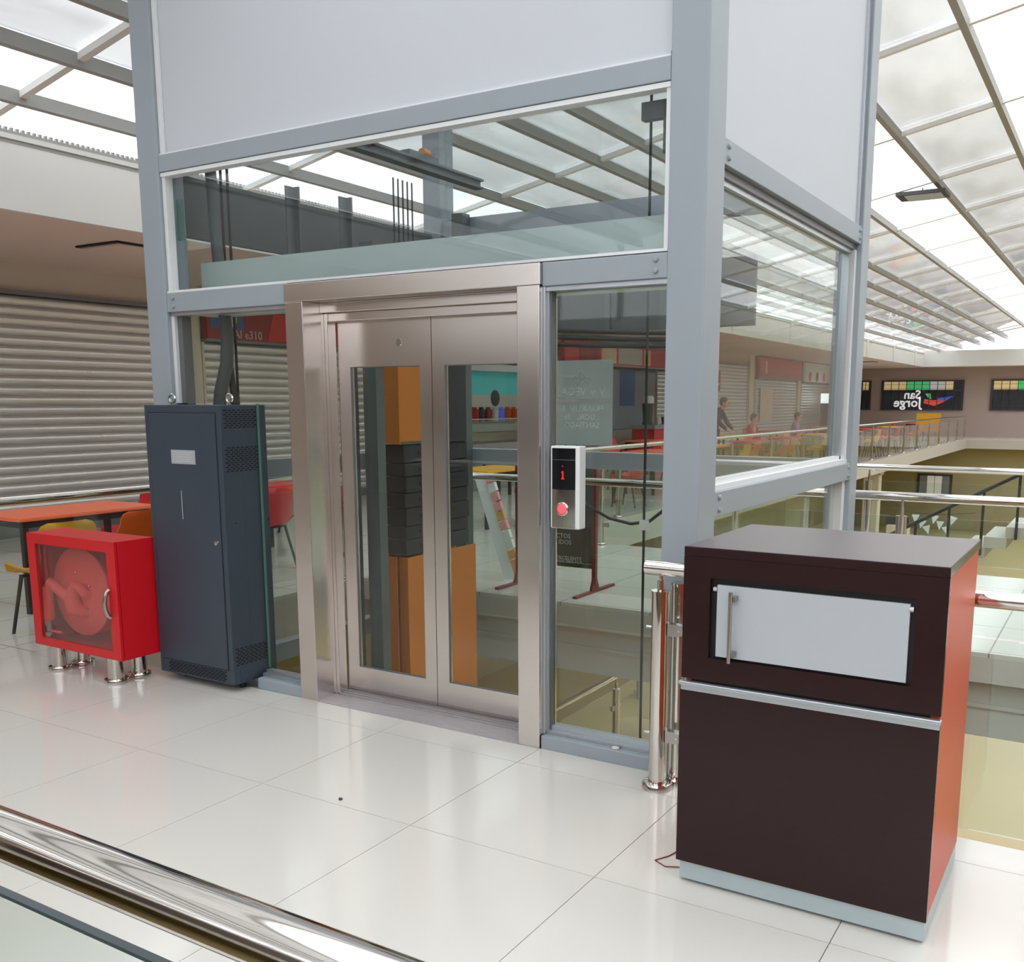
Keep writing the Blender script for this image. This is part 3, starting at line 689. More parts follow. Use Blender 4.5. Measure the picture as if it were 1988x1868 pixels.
# ------------------------------------------------------------------ chairs and tables
def make_chair(colr):
    r = E('plastic_chair', (0, 0, 0))
    prof = [(-.22, .425), (-.20, .445), (-.10, .44), (.06, .425), (.15, .44), (.19, .50), (.215, .62), (.235, .70), (.239, .755), (.24, .785), (.2405, .80)]
    n = 7; b = B(); lay = []
    for th in (0, -.012):
        rows = []
        for i, (y, z) in enumerate(prof):
            wid = (.40, .44, .46, .46, .46, .46, .45, .44, .42, .37, .28)[i]
            row = []
            for k in range(n):
                u = k/(n-1)*2-1
                curl = .07*abs(u)**3*(1 if 1 <= i <= 6 else .4)
                if i < 5: p = (u*wid/2, y, z+curl+th)
                else: p = (u*wid/2, y-curl*1.1-th, z)
                row.append(b.b.verts.new(p))
            rows.append(row)
        lay.append(rows)
    A_, C_ = lay
    for i in range(len(prof)-1):
        for k in range(n-1):
            b.b.faces.new((A_[i][k], A_[i][k+1], A_[i+1][k+1], A_[i+1][k])); b.b.faces.new((C_[i][k], C_[i+1][k], C_[i+1][k+1], C_[i][k+1]))
        b.b.faces.new((A_[i][0], A_[i+1][0], C_[i+1][0], C_[i][0])); b.b.faces.new((A_[i][-1], C_[i][-1], C_[i+1][-1], A_[i+1][-1]))
    for k in range(n-1):
        b.b.faces.new((A_[0][k], C_[0][k], C_[0][k+1], A_[0][k+1])); b.b.faces.new((A_[-1][k], A_[-1][k+1], C_[-1][k+1], C_[-1][k]))
    O('shell', b, colr, r, True)
    O('seat_frame', B().box(-.16, .16, -.14, -.12, .40, .42).box(-.16, .16, .1, .12, .40, .42), 'leg_dark', r)
    for sx in (-1, 1):
        for y0, y1 in ((-.13, -.2), (.11, .2)):
            O('leg', B().cyl((sx*.15, y0, .41), (sx*.2, y1, 0), .014, .012, seg=10), 'leg_dark', r)
    return r
def make_table(topc):
    r = E('cafe_table', (0, 0, 0))
    O('top', B().box(-.33, .33, -.6, .6, .715, .745, .004), topc, r)
    O('apron', B().box(-.28, .28, -.55, -.52, .66, .715).box(-.28, .28, .52, .55, .66, .715).box(-.28, -.25, -.52, .52, .66, .715).box(.25, .28, -.52, .52, .66, .715), 'leg_dark', r)
    for sx in (-1, 1):
        for sy in (-1, 1):
            O('leg', B().box(sx*.265-.022, sx*.265+.022, sy*.535-.022, sy*.535+.022, 0, .66), 'leg_dark', r)
    return r
CH = {c: make_chair('chair_'+c) for c in ('red', 'orange', 'yellow')}
TB = {c: make_table('top_'+c) for c in ('orange', 'yellow', 'red')}
used = set()
def put(src, key, loc, rz_, label, cat, group):
    if key in used: o = copy_tree(src)
    else: o = src; used.add(key)
    o.location = loc; o.rotation_euler = (0, 0, rz_); tag(o, label, cat, group); return o
ORD = ['first', 'second', 'third', 'fourth', 'fifth', 'sixth', 'seventh', 'eighth', 'ninth', 'tenth', 'eleventh', 'twelfth', 'thirteenth', 'fourteenth']
rowA = [(-3.52, 2.0, 'orange'), (-4.0, 4.35, 'red'), (-3.3, 7.9, 'yellow'), (-3.4, 10.6, 'orange'), (-3.4, 13.2, 'orange'), (-3.35, 15.8, 'yellow'), (-3.4, 18.6, 'red'), (-3.4, 21.2, 'red'), (-3.4, 24.0, 'yellow'), (-3.3, 27.0, 'orange'), (-3.3, 30.0, 'red'), (-3.3, 33.2, 'yellow'), (-3.6, 39.5, 'red')]
chA = [[('red', -.2, .78, 0), ('orange', .82, -.04, -PI/2), ('yellow', .98, -.78, -PI/2)],
       [('red', .74, -.48, -PI/2), ('red', -.7, .3, PI/2)],
       [('orange', .62, .1, -PI/2), ('red', -.65, -.2, PI/2)],
       [('red', .7, .2, -PI/2), ('yellow', -.7, 0, PI/2)],
       [('yellow', .7, -.3, -PI/2), ('yellow', .7, .35, -PI/2), ('red', -.7, .2, PI/2)],
       [('orange', .7, .3, -PI/2), ('yellow', .7, -.3, -PI/2), ('red', -.75, 0, PI/2)],
       [('orange', .7, .2, -PI/2), ('red', .7, -.4, -PI/2)],
       [('yellow', .7, .3, -PI/2), ('red', -.7, -.3, PI/2)],
       [('yellow', .7, -.2, -PI/2), ('yellow', -.7, .2, PI/2)],
       [('yellow', .75, -.2, -PI/2), ('red', .75, .5, -PI/2)],
       [('red', .7, -.1, -PI/2), ('orange', -.7, 0, PI/2)],
       [('orange', .7, 0, -PI/2), ('yellow', .7, .62, -PI/2)],
       [('red', .7, 0, -PI/2), ('red', -.7, .3, PI/2)]]
SIDE = {-PI/2: 'railing side', PI/2: 'stall side', 0: 'far end', PI: 'near end'}
def suite(rows, chs, rowname):
    seen = {}
    for i, ((x, y, tc), cl) in enumerate(zip(rows, chs)):
        put(TB[tc], 't'+tc, (x, y, 0), 0, '%s topped cafe table, %s from the elevator in the row %s' % (tc, ORD[i], rowname), 'table', 'cafe tables in the food court')
        for c, dx, dy, rot in cl:
            kk = (i, c, SIDE[rot]); n_ = seen.get(kk, 0); seen[kk] = n_+1
            put(CH[c], 'c'+c, (x+dx, y+dy, 0), rot, '%s%s plastic chair on the %s of the %s table %s' % ('farther ' if n_ else '', c, SIDE[rot], ORD[i], rowname), 'chair', 'plastic chairs in the food court')
suite(rowA, chA, 'by the railing')
rowB = [(-5.6, 6.0, 'yellow'), (-5.6, 12.0, 'red'), (-5.5, 17.5, 'orange'), (-5.4, 22.0, 'yellow'), (-5.4, 26.5, 'red'), (-5.4, 31.5, 'orange')]
chB = [[('red', .7, 0, -PI/2)], [('yellow', .7, .1, -PI/2)], [('red', .7, .2, -PI/2), ('red', -.7, 0, PI/2)],
       [('red', .72, .2, -PI/2), ('orange', .72, -.4, -PI/2)], [('yellow', .7, -.3, -PI/2), ('red', -.7, 0, PI/2)], [('red', .7, .2, -PI/2), ('yellow', -.7, 0, PI/2)]]
suite(rowB, chB, 'by the stalls')
# yellow wall board and notice further down the walkway
O('notice_board', B().box(-3.2, -2.32, 37.5, 37.58, .45, 1.17).box(-3.15, -3.1, 37.5, 37.55, 0, .45).box(-2.42, -2.37, 37.5, 37.55, 0, .45), 'chair_yellow', label='plain yellow notice board standing under the barred window', cat='board')

# ------------------------------------------------------------------ stalls along the left wall
slat_pts = [(0, 0), (.012, .01), (.022, .04), (.024, .065), (.018, .095), (.004, .112), (0, .114)]
SLATS = {}
def shutter(y0, y1, label, ztop=2.84, zbot=.0):
    R_ = E('roller_shutter', (XW+.05, (y0+y1)/2, zbot), label, 'shutter', 'roller shutters on the stall wall')
    L = round(y1-y0-.08, 3)
    if L not in SLATS:
        SLATS[L] = B().prism([(a, b_) for a, b_ in slat_pts], 'Y', -L/2, L/2).mesh('slat', 'shutter', True)
    n = int((ztop-zbot-.1)/.116)
    for k in range(n):
        inst('slat', SLATS[L], (XW+.03, (y0+y1)/2, ztop-.116*(k+1)), R_)
    O('bottom_bar', B().box(XW+.025, XW+.06, y0+.04, y1-.04, zbot, ztop-.116*n), 'alu_dark', R_)
    for y in (y0, y1-.04): O('side_rail', B().box(XW, XW+.07, y, y+.04, zbot, ztop), 'cream', R_)
    O('shutter_box', B().box(XW, XW+.09, y0, y1, ztop, ztop+.05), 'alu_dark', R_)
    return R_
def pilaster(y0, y1, k):
    O('trim_pilaster_%d' % k, B().box(XW, XW+.1, y0, y1, 0, 3.2), 'cream', kind='structure')
def sign(y0, y1, z0, z1, mat, label, x=XW+.1):
    R_ = E('shop_sign', (x+.05, (y0+y1)/2, z0), label, 'sign')
    O('panel', B().box(x, x+.1, y0, y1, z0, z1), mat, R_)
    O('frame', B().box(x-.005, x+.11, y0-.03, y1+.03, z0-.03, z0).box(x-.005, x+.11, y0-.03, y1+.03, z1, z1+.03), 'alu_dark', R_)
    return R_
shutter(-2.0, 2.2, 'grey roller shutter outside the frame at the near end of the stall wall')
pilaster(2.25, 2.5, 1)
shutter(2.55, 6.46, 'long closed grey roller shutter behind the red hose cabinet')
pilaster(6.5, 6.70, 2)
shutter(6.74, 11.1, 'closed grey roller shutter seen through the left sidelight', ztop=2.44)
s1 = sign(6.74, 11.1, 2.48, 3.0, 'sign_darkred', 'red and blue shop sign above the shutter in the left sidelight')
O('blue_field', B().box(XW+.2, XW+.204, 6.8, 7.4, 2.63, 2.98), 'sign_blue', s1)
O('bread_picture', B().lathe((XW+.204, 7.15, 2.78), [(.001, .004), (.1, .004), (.13, 0)], 'X', 20), 'sign_cream', s1)
O('orange_field', B().prism([(7.85, 2.5), (11.05, 2.5), (11.05, 2.9), (7.98, 2.9)], 'X', XW+.2, XW+.205), 'sign_red', s1)
inst('lettering', text_mesh('AI e310', .17, 'text_grey', .004), (XW+.21, 7.47, 2.56), s1, FACEX)
pilaster(11.15, 11.4, 3)
# ice cream stall
IC = E('ice_cream_stall', (XW+.4, 13.2, 0), 'open stall with turquoise back panel and glazed display counter', 'stall')
O('back_panel', B().box(XW+.01, XW+.05, 11.5, 15.6, 1.0, 1.75), 'stall_white', IC)
O('turquoise_band', B().box(XW+.01, XW+.055, 11.5, 15.6, 1.75, 2.2), 'teal', IC)
O('canopy', B().box(XW, XW+.5, 11.5, 15.6, 2.2, 2.34).box(XW, XW+.55, 11.5, 15.6, 2.42, 2.5), 'counter_steel', IC)
O('counter', B().box(XW+.7, XW+1.3, 11.6, 15.5, 0, .85), 'counter_steel', IC)
O('display_glass', B().box(XW+1.28, XW+1.3, 11.6, 15.5, .85, 1.25).box(XW+.7, XW+1.3, 11.6, 15.5, 1.25, 1.262), 'glass_rail', IC)
O('shelf', B().box(XW+.06, XW+.35, 11.6, 15.4, 1.24, 1.27), 'stall_white', IC)
O('wall_emblem', B().lathe((XW+.055, 14.2, 1.68), [(.001, .005), (.16, .005), (.17, 0)], 'X', 16), 'text_dark', IC)
mb = O('menu_board', B().box(XW+1.32, XW+1.36, 14.85, 15.45, 1.05, 2.1).box(XW+1.33, XW+1.35, 14.9, 14.94, 0, 1.05).box(XW+1.33, XW+1.35, 15.36, 15.4, 0, 1.05), 'chalk', label='tall dark chalk menu board at the right of the turquoise stall', cat='board')
for k in range(7):
    inst('chalk_line', B().box(0, .002, -.2, .2, 0, .02).mesh('chalk_line', 'text_grey'), (XW+1.361, 15.15+.03*(k % 2), 1.15+k*.13), mb)
cupc = ['sign_white', 'sign_red', 'text_dark', 'sign_darkred', 'sign_white', 'logo_blue', 'chair_orange', 'chair_orange', 'green_dark']
cupn = ['white', 'red', 'dark grey', 'dark red', 'second white', 'blue', 'orange', 'second orange', 'green']
for k, (c, n_) in enumerate(zip(cupc, cupn)):
    O('jar', B().lathe((XW+.2, 13.0+k*.24, 1.27), [(.06, 0), (.075, .02), (.08, .17), (.05, .2), (.05, .23)], 'Z', 12), c, smooth=True, label='%s jar on the shelf of the turquoise stall' % n_, cat='jar', group='jars on the stall shelf')
pilaster(15.65, 15.9, 4)
shutter(15.95, 18.9, 'closed grey roller shutter hidden behind the frosted notice sheet')
pilaster(18.95, 19.15, 5)
# red drinks stall
sg = sign(16.5, 23.6, 2.5, 3.0, 'sign_red', 'long red shop sign with food pictures above the drinks stall', XW+.3)
for k, (ya, yb, mt) in enumerate(((17.2, 18.2, 'sign_darkred'), (18.3, 19.1, 'sign_cream'), (19.2, 20.6, 'text_grey'), (20.7, 21.1, 'chair_yellow'))):
    O('picture', B().box(XW+.4, XW+.404, ya, yb, 2.54, 2.94), mt, sg)
DS = E('drinks_stall', (XW+.5, 21, 0), 'drinks stall with red counter and round white emblem', 'stall')
O('back_panel', B().box(XW+.01, XW+.05, 19.2, 22.2, .9, 2.5), 'stall_grey', DS)
ct = O('counter', B().box(XW+.9, XW+1.5, 19.0, 21.6, 0, .95), 'sign_red', DS)
O('worktop', B().box(XW+.86, XW+1.54, 18.95, 21.65, .95, 1.05), 'counter_steel', DS)
em = O('emblem', B().lathe((XW+1.5, 20.3, .62), [(.30, 0), (.30, .006), (.001, .006)], 'X', 28), 'sign_white', ct)
O('emblem_fruit', B().sph((XW+1.51, 20.4, .5), .09, (.1, 1, .7)).sph((XW+1.51, 20.2, .68), .09, (.1, .5, 1)), 'chair_yellow', em)
O('price_strip', B().box(XW+1.5, XW+1.505, 21.2, 21.55, .2, .9), 'sign_cream', ct)
O('wall_poster', B().box(XW+.05, XW+.055, 20.0, 20.9, 1.5, 2.4), 'sign_blue', DS)
rf = E('menu_stand', (XW+1.6, 22.0, 0), 'red framed upright menu board beside the drinks counter', 'board')
O('header_board', B().box(XW+1.6, XW+1.65, 21.3, 23.0, 1.9, 2.45), 'sign_darkred', rf)
O('upright', B().box(XW+1.6, XW+1.65, 21.3, 21.37, 0, 1.9), 'sign_red', rf)
O('lower_board', B().box(XW+1.6, XW+1.65, 21.37, 23.0, .6, 1.25), 'sign_darkred', rf)
O('cream_text_band', B().box(XW+1.65, XW+1.653, 21.5, 22.9, 2.05, 2.12), 'sign_cream', rf)
bl = E('blender', (XW+1.2, 19.25, 1.05), 'tall green juice dispenser with white lid on the red counter', 'dispenser')
O('vessel', B().lathe((XW+1.2, 19.25, 1.05), [(.13, 0), (.13, .05), (.11, .08), (.14, .52)], 'Z', 18), 'green_dark', bl, True)
O('lid', B().lathe((XW+1.2, 19.25, 1.57), [(.15, 0), (.15, .14), (.12, .18)], 'Z', 18), 'sign_white', bl, True)
itm = ['sign_white', 'text_dark', 'sign_cream', 'sign_darkred', 'sign_white']
for k, c in enumerate(itm):
    O('cup', B().lathe((XW+1.3, 19.65+k*.36, 1.05), [(.05, 0), (.07, .16), (.07, .18)], 'Z', 12), c, smooth=True, label='%s %s cup on the red drinks counter, counted from the dispenser' % (ORD[k], ('white', 'dark', 'cream', 'dark red', 'white')[k]), cat='cup', group='cups on the drinks counter')
shutter(22.3, 25.9, 'closed pale roller shutter to the right of the drinks stall')
pilaster(25.95, 26.3, 6)
shutter(26.35, 29.9, 'closed roller shutter behind the standing person')
pilaster(29.95, 30.4, 7)
s2 = sign(30.7, 35.7, 2.45, 3.15, 'sign_red', 'large plain red shop sign seen through the right shaft glass')
O('dark_band', B().box(XW+.2, XW+.204, 30.7, 35.7, 2.45, 2.68), 'sign_darkred', s2)
O('light_mark', B().box(XW+.2, XW+.205, 31.3, 31.5, 2.6, 3.05), 'sign_cream', s2)
shutter(30.7, 35.7, 'closed roller shutter below the large plain red sign', ztop=2.4)
O('door_poster', B().box(XW+.08, XW+.085, 31.2, 32.6, .9, 2.1), 'sign_cream', label='pale cream poster on the shutter below the red sign', cat='poster')
pilaster(35.75, 36.1, 8)
s3 = sign(36.3, 43, 2.4, 3.15, 'sign_white', 'whitish picture sign at the right of the large red sign')
for k in range(6):
    O('picture', B().lathe((XW+.2, 37+k*1.05, 2.62), [(.2, 0), (.2, .004), (.001, .004)], 'X', 14), ['sign_darkred', 'text_dark', 'sign_red', 'sign_cream', 'sign_darkred', 'text_dark'][k], s3)
shutter(36.3, 43, 'closed roller shutter behind the drinks fridge', ztop=2.35)
FG = E('drinks_fridge', (XW+.9, 38.4, 0), 'tall drinks fridge with lit white header near the far stalls', 'fridge')
O('cabinet', B().box(XW+.4, XW+1.0, 38.0, 39.0, 0, 1.55), 'frame_dark', FG)
O('lit_header', B().box(XW+.4, XW+1.02, 38.0, 39.0, 1.55, 1.95), 'lamp_white', FG)
for k in range(4): O('shelf_goods', B().box(XW+1.0, XW+1.01, 38.06, 38.94, .2+k*.34, .42+k*.34), ('bottle_mix', 'sign_cream', 'bottle_mix', 'sign_white')[k], FG)

# ------------------------------------------------------------------ air vents and lamp
for lab, cx_, cy_ in (('square ceiling air vent with dark slot above the left shutter', -5.33, 4.05), ('square ceiling air vent near the far end of the walkway', -5.3, 38.0)):
    V = E('ceiling_vent', (cx_, cy_, 3.2), lab, 'vent')
    O('plate', B().box(cx_-.3, cx_+.3, cy_-.3, cy_+.3, 3.165, 3.18), 'soffit', V)
    O('slot', B().box(cx_-.34, cx_+.34, cy_-.34, cy_+.34, 3.18, 3.199), 'black', V)
LP = E('ceiling_lamp', (.9, 13.3, 4.72), 'rectangular white lamp in dark housing under the skylight', 'lamp')
O('housing', B().box(.56, 1.26, 13.1, 13.6, 4.67, 4.72), 'frame_dark', LP)
O('diffuser', B().box(.68, 1.2, 13.14, 13.56, 4.655, 4.67), 'lamp_off', LP)
O('drop_rod', B().cyl((.9, 13.35, 4.72), (.9, 13.35, 4.80), .01, seg=8), 'frame_dark', LP)

# ------------------------------------------------------------------ end wall windows
def barred(x0, x1, z0, z1, name, big):
    yb = YEND
    Wn = E(name, ((x0+x1)/2, yb-.05, z0), kind='structure')
    O('window_frame', B().frame(x0, x1, z0, z1, yb-.1, yb-.001, .1, .1, .06, .06).box(x0+.1, x1-.1, yb-.1, yb-.02, z0+(z1-z0)*.62, z0+(z1-z0)*.68), 'frame_dark', Wn)
    n = max(2, int((x1-x0-.2)/.33))
    px = (x1-x0-.2)/n
    for k in range(n):
        for a_, b_, top in ((z0+.06, z0+(z1-z0)*.62, 0), (z0+(z1-z0)*.68, z1-.06, 1)):
            xm = x0+.1+k*px
            mt = 'win_dark'
            if top and big: mt = ['win_cream', 'win_cream', 'win_cream', 'win_green', 'win_green', 'win_green', 'win_white', 'win_white', 'win_cream', 'win_dark'][min(9, int(k*10/n))]
            elif top: mt = 'win_cream'
            O('pane', B().box(xm+.01, xm+px-.01, yb-.03, yb-.02, a_, b_), mt, Wn)
    b = B()
    for k in range(1, n): b.box(x0+.1+k*px-.012, x0+.1+k*px+.012, yb-.1, yb-.085, z0+.05, z1-.05)
    for k in range(1, 7): b.box(x0+.08, x1-.08, yb-.1, yb-.09, z0+k*(z1-z0)/7-.006, z0+k*(z1-z0)/7+.006)
    O('grille', b, 'frame_dark', Wn)
    return Wn
w1 = barred(-6.45, -2.75, 1.22, 2.62, 'window_1', True)
barred(-8.0+.55, -7.2+.25, 1.22, 2.62, 'window_2', False)
barred(-1.6, 2.0, 1.22, 2.62, 'window_3', True)
inst('lettering', text_mesh('San', .56, 'sign_letter', .004, 'LEFT', bold=True, mirror=True), (-4.62, YEND-.11, 1.93), w1, FRONT)
inst('lettering', text_mesh('Jorge', .60, 'sign_letter', .004, 'LEFT', bold=True, mirror=True), (-4.58, YEND-.11, 1.56), w1, FRONT)
O('emblem', B().prism([(-4.5, 1.55), (-4.0, 1.42), (-3.55, 1.62), (-3.4, 1.75), (-4.1, 1.68), (-4.45, 1.75)], 'Y', YEND-.06, YEND-.05), 'logo_red', w1)
O('emblem_wing', B().prism([(-3.9, 1.78), (-3.1, 1.9), (-3.5, 1.66), (-3.9, 1.72)], 'Y', YEND-.066, YEND-.061), 'logo_blue', w1)
O('emblem_leaf', B().prism([(-4.45, 2.0), (-4.2, 2.0), (-4.15, 1.72), (-4.3, 1.8)], 'Y', YEND-.066, YEND-.061), 'win_green', w1)
O('trim_pillar', B().box(-5.9-.55, -5.6-.55, YEND-8, YEND-7.7, 0, 3.2), 'cream', kind='structure')

# ------------------------------------------------------------------ poster stand and leaning card rack on the bridge
PS = E('poster_stand', (-.3, 4.45, 0), 'dark poster in a red iron stand with white capital lettering', 'sign')
for x in (-.72, .05):
    po = O('upright', B().box(x-.018, x+.018, 4.43, 4.466, .06, 1.08), 'red_iron', PS)
    O('foot', B().box(x-.02, x+.02, 4.1, 4.8, 0, .02).prism([(4.38, .02), (4.52, .02), (4.46, .16), (4.44, .16)], 'X', x-.012, x+.012), 'red_iron', PS)
bd = O('board', B().box(-.70, .03, 4.44, 4.456, .24, 1.06).box(-.72, .05, 4.435, 4.46, .2, .235), 'board_dark', PS)
for s_, sz, xx, zz in (('PRODUCTOS', .056, -.18, .465), ('IDOS', .056, -.172, .412), ('EXCELENTE', .048, -.07, .272), ('MEJOR PRECIO', .048, -.06, .232)):
    inst('lettering', text_mesh(s_, sz, 'text_grey', .001, 'RIGHT', bold=True), (xx, 4.437, zz), bd, FRONT)
O('food_picture', B().lathe((-.4, 4.44, .8), [(.16, 0), (.16, -.003), (.001, -.003)], 'Y', 20), 'green_dark', bd)
LR = E('card_rack', (-1.1, 4.75, 0), 'leaning white rack of pink and orange price cards behind the door glass', 'rack')
p0 = Vector((-.86, 4.62, .0)); p1 = Vector((-1.33, 4.82, .92)); d_ = (p1-p0)
def rk(u, v, w): return p0+d_*u+Vector((.9, .35, .42)).normalized()*v+Vector((0, .05, 0))*w
b = B(); vs = [b.b.verts.new(rk(u, v, w)) for w in (0, 1) for u, v in ((0, 0), (1, 0), (1, -.1), (0, -.1))]
for f in ((0, 1, 2, 3), (7, 6, 5, 4), (0, 4, 5, 1), (1, 5, 6, 2), (2, 6, 7, 3), (3, 7, 4, 0)): b.b.faces.new([vs[i] for i in f])
O('back_board', b, 'sign_white', LR)
for k in range(9):
    b = B(); u0_ = .18+k*.092
    vs = [b.b.verts.new(rk(u, v, w)) for w in (-.25, .6) for u, v in ((u0_, .005), (u0_+.08, .005), (u0_+.08, .075), (u0_, .075))]
    for f in ((0, 1, 2, 3), (7, 6, 5, 4), (0, 4, 5, 1), (1, 5, 6, 2), (2, 6, 7, 3), (3, 7, 4, 0)): b.b.faces.new([vs[i] for i in f])
    O('price_card', b, ['tag_orange', 'paper', 'paper', 'pink', 'tag_orange', 'pink', 'pink', 'paper', 'pink'][k], LR)
b = B(); vs = [b.b.verts.new(rk(u, v, w)) for w in (0, .6) for u, v in ((0, 0), (.17, 0), (.17, .05), (0, .05))]
for f in ((0, 1, 2, 3), (7, 6, 5, 4), (0, 4, 5, 1), (1, 5, 6, 2), (2, 6, 7, 3), (3, 7, 4, 0)): b.b.faces.new([vs[i] for i in f])
O('rack_foot', b, 'tag_orange', LR)

# ------------------------------------------------------------------ people in the food court
def skin_mesh(name, joints, edges, mat, sub=2):
    me = bpy.data.meshes.new(name); me.from_pydata([j[0] for j in joints], edges, []); me.update()
    ob = bpy.data.objects.new(name, me); COL.objects.link(ob)
    sk = ob.modifiers.new('s', 'SKIN'); ss = ob.modifiers.new('u', 'SUBSURF'); ss.levels = sub; ss.render_levels = sub
    for i, j in enumerate(joints):
        r = j[1]; me.skin_vertices[0].data[i].radius = (r, r) if not isinstance(r, tuple) else r
    me.skin_vertices[0].data[0].use_root = True
    bpy.context.view_layer.update()
    m2 = bpy.data.meshes.new_from_object(ob.evaluated_get(bpy.context.evaluated_depsgraph_get()))
    bpy.data.objects.remove(ob); m2.name = name; m2.materials.clear(); m2.materials.append(MATS[mat])
    m2.polygons.foreach_set('use_smooth', [True]*len(m2.polygons)); return m2
def person(loc, rot, pose, label, top, bottom):
    P_ = E('person', (0, 0, 0), label, 'person')
    if pose == 'stand':       # leaning forward over a table, facing -Y
        hip = (0, 0, .92); ch = (0, -.14, 1.28); nk = (0, -.25, 1.46); hd_ = (0, -.31, 1.58)
        kn = [(s*.1, -.03, .5) for s in (-1, 1)]; an = [(s*.11, .03, .07) for s in (-1, 1)]; toe = [(s*.12, -.14, .03) for s in (-1, 1)]
        el = [(s*.24, -.3, 1.12) for s in (-1, 1)]; hn = [(s*.2, -.5, .95) for s in (-1, 1)]
    else:
        hip = (0, .02, .52); ch = (0, -.02, .86); nk = (0, -.06, 1.04); hd_ = (0, -.1, 1.17)
        kn = [(s*.12, -.42, .5) for s in (-1, 1)]; an = [(s*.12, -.38, .07) for s in (-1, 1)]; toe = [(s*.12, -.54, .03) for s in (-1, 1)]
        el = [(s*.26, -.14, .76) for s in (-1, 1)]; hn = [(s*.14, -.42, .79) for s in (-1, 1)]
    shv = [(s*.18, ch[1]-.03, ch[2]+.12) for s in (-1, 1)]
    J = [(hip, (.15, .11)), (ch, (.17, .11)), (nk, .055), (hd_, .075)]; Ed = [(0, 1), (1, 2), (2, 3)]
    hl = [(s*.09, hip[1], hip[2]-.04) for s in (-1, 1)]
    for s in (0, 1):
        n_ = len(J); J += [(hl[s], .09), (kn[s], .06), (an[s], .04), (toe[s], .035)]; Ed += [(0, n_), (n_, n_+1), (n_+1, n_+2), (n_+2, n_+3)]
        n_ = len(J); J += [(shv[s], .06), (el[s], .042), (hn[s], .03)]; Ed += [(1, n_), (n_, n_+1), (n_+1, n_+2)]
        for f in range(5):
            fx = (f-2)*.016; side = -1 if s == 0 else 1
            q = (hn[s][0]+fx, hn[s][1]-.07+.008*abs(f-2), hn[s][2]-.015) if f != (0 if side > 0 else 4) else (hn[s][0]-side*.045, hn[s][1]-.035, hn[s][2]-.01)
            J.append((q, .009)); Ed.append((n_+2, len(J)-1))
    O('body', skin_mesh('body', J, Ed, 'skin', 1), None, P_)
    # head shape, clothes and hair
    O('head', B().sph(hd_, .1, (.8, .95, 1.15), 16).sph((hd_[0], hd_[1]-.1, hd_[2]-.01), .02, (.8, 1, 1.2), 8).sph((hd_[0]-.08, hd_[1], hd_[2]), .025, (.4, .8, 1.2), 8).sph((hd_[0]+.08, hd_[1], hd_[2]), .025, (.4, .8, 1.2), 8), 'skin', P_, True)
    O('hair', B().sph((hd_[0], hd_[1]+.018, hd_[2]+.028), .108, (.84, .95, 1.08), 16), 'hair', P_, True)
    J = [(hip, (.165, .125)), (ch, (.185, .125)), (nk, .062)]; Ed = [(0, 1), (1, 2)]
    for s in (0, 1):
        n_ = len(J); J += [(shv[s], .072), (el[s], .055), (tuple(el[s][k]*.15+hn[s][k]*.85 for k in range(3)), .042)]; Ed += [(1, n_), (n_, n_+1), (n_+1, n_+2)]
    O('top', skin_mesh('top', J, Ed, top, 1), None, P_)
    J = [((hip[0], hip[1], hip[2]-.02), (.16, .12))]; Ed = []
    for s in (0, 1):
        n_ = len(J); J += [(hl[s], .1), (kn[s], .072), (an[s], .055)]; Ed += [(0, n_), (n_, n_+1), (n_+1, n_+2)]
    O('trousers', skin_mesh('trousers', J, Ed, bottom, 1), None, P_)
    for s in (0, 1):
        O('shoe', B().sph(((an[s][0]+toe[s][0])/2, (an[s][1]+toe[s][1])/2, .05), .05, (.95, 2.4, 1.0), 12), 'black', P_, True)
    P_.location = loc; P_.rotation_euler = (0, 0, rot)
    return P_
person((-4.35, 18.5, 0), PI*.5, 'stand', 'standing person in a dark jacket leaning over a table', 'jacket', 'trouser')
person((-4.68, 22.2, 0), PI/2, 'sit', 'seated person in a dark red top at the left of the seated three', 'shirt_red', 'trouser')
person((-4.68, 26.2, 0), PI/2, 'sit', 'seated person in a patterned purple top between two in red', 'shirt_plaid', 'trouser')
person((-4.7, 31.7, 0), PI/2, 'sit', 'seated person in a bright red top at the far right', 'chair_red', 'trouser')

# ------------------------------------------------------------------ lower level seen through the voids
def column(x, y, lab):
    c = E('column', (x, y, -4.2), lab, 'column', 'columns on the lower level')
    O('shaft', B().box(x-.22, x+.22, y-.22, y+.22, -4.1, -.6), 'cream', c)
    O('base', B().box(x-.27, x+.27, y-.27, y+.27, -4.2, -4.1), 'slab_dark', c)
    O('capital', B().box(x-.27, x+.27, y-.27, y+.27, -.6, -.42), 'slab_dark', c)
column(-2.7, 12.0, 'square cream column on the lower level nearest the bridge')
column(-2.7, 20.0, 'square cream column on the lower level halfway along the void')
column(-2.7, 28.0, 'square cream column on the lower level near the far shops')
ST = E('staircase', (-.4, 14.8, -4.2), 'staircase rising from the lower level with dark balustrade', 'stairs')
for k in range(24):
    O('step', B().box(-4.1+k*.307, -4.1+k*.307+.33, 14.05, 15.6, -4.2+k*.175, -4.2+(k+1)*.175), 'slab', ST)
O('stair_handrail', B().tube([(-4.1, 14.02, -3.28), (3.2, 14.02, .90)], .03, 10), 'leg_dark', ST)
for k in range(15):
    x = -4.0+k*.5; z = -4.2+(x+4.1)*.57
    O('baluster', B().box(x-.02, x+.02, 14.0, 14.04, z-.1, z+.95), 'leg_dark', ST)
SG = E('lower_sign', (0, 18, -4.2), 'dark shop sign over pale goods on the lower level', 'sign')
O('sign_panel', B().box(-.27, .19, 18, 18.06, -.9, -.73), 'frame_dark', SG)
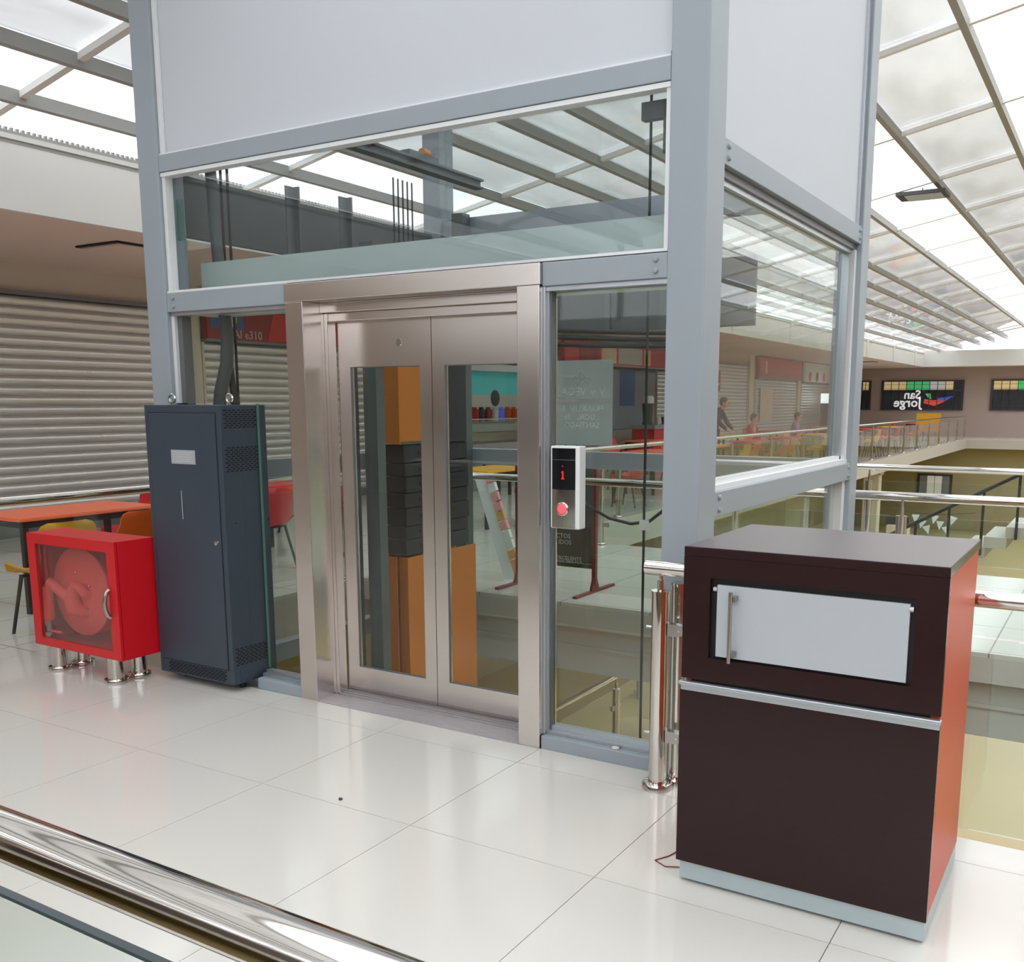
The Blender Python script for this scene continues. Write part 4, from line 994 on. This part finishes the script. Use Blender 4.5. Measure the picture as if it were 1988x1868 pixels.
O('goods_shelf', B().box(-.25, .17, 18.0, 18.3, -1.35, -.92), 'sign_cream', SG)
O('support', B().box(-.25, -.2, 18.02, 18.06, -4.2, -1.35).box(.12, .17, 18.02, 18.06, -4.2, -1.35), 'frame_dark', SG)
LW = E('window_4', (-3.4, YEND-2.1, -2.8), kind='structure')
O('window_frame', B().frame(-4.2, -2.7, -2.9, -1.65, YEND-2.08, YEND-2.0, .08, .08, .08, .08), 'frame_dark', LW)
for k in range(4):
    O('pane', B().box(-4.1+k*.33, -3.8+k*.33, YEND-2.05, YEND-2.03, -2.8, -1.72), 'win_white' if k % 3 else 'stall_grey', LW)
flag_me = B().prism([(-.07, .07), (.07, .07), (.0, -.1)], 'Y', -.004, .004).mesh('pennant', 'text_white')
for k in range(7):
    o = inst('pennant', flag_me, (.55+.11*k, 16.6+.05*(k % 2), -.58-.10*(k % 3)), None, (0, .3*math.sin(k*2.3), .1))
    tag(o, 'white pennant hanging over the lower level, %s from the left' % ORD[k], 'pennant', 'white pennants')
O('pennant_line', B().tube([(.3, 16.64, -.46), (.9, 16.64, -.5), (1.6, 16.64, -.42)], .004, 6), 'rope', label='thin cord carrying the white pennants over the lower level', cat='cord')
LRY = railing('railing', 'glass railing on the lower level seen under the bridge', 'Y', -.1, 3.86, 6.6, [3.95, 5.2, 6.5], zr=-.95, zb=-1.95)
O('mezzanine', B().box(-.8, .6, 3.8, 6.9, -2.1, -1.95), 'floor_low', label='narrow beige landing on the lower level carrying the glass railing', cat='landing')

# ------------------------------------------------------------------ small things on the floor
O('wire', B().tube([(2.65, .22, .004), (2.58, .19, .003), (2.53, .215, .003), (2.56, .27, .003), (2.575, .33, .004), (2.57, .37, .012)], .0022, 6), 'red_iron', label='thin dark wire end curling out from under the litter bin', cat='wire')
O('pebble', B().sph((1.205, .042, .005), .008, (1.3, 1, .6), 8), 'text_dark', label='tiny dark crumb of dirt lying on the floor tiles', cat='dirt')
O('cement_lump', B().sph((1.98, 1.0, .066), .016, (1.3, 1, .5), 10), 'foam', label='small pale lump of mortar on the sidelight base beam', cat='debris')
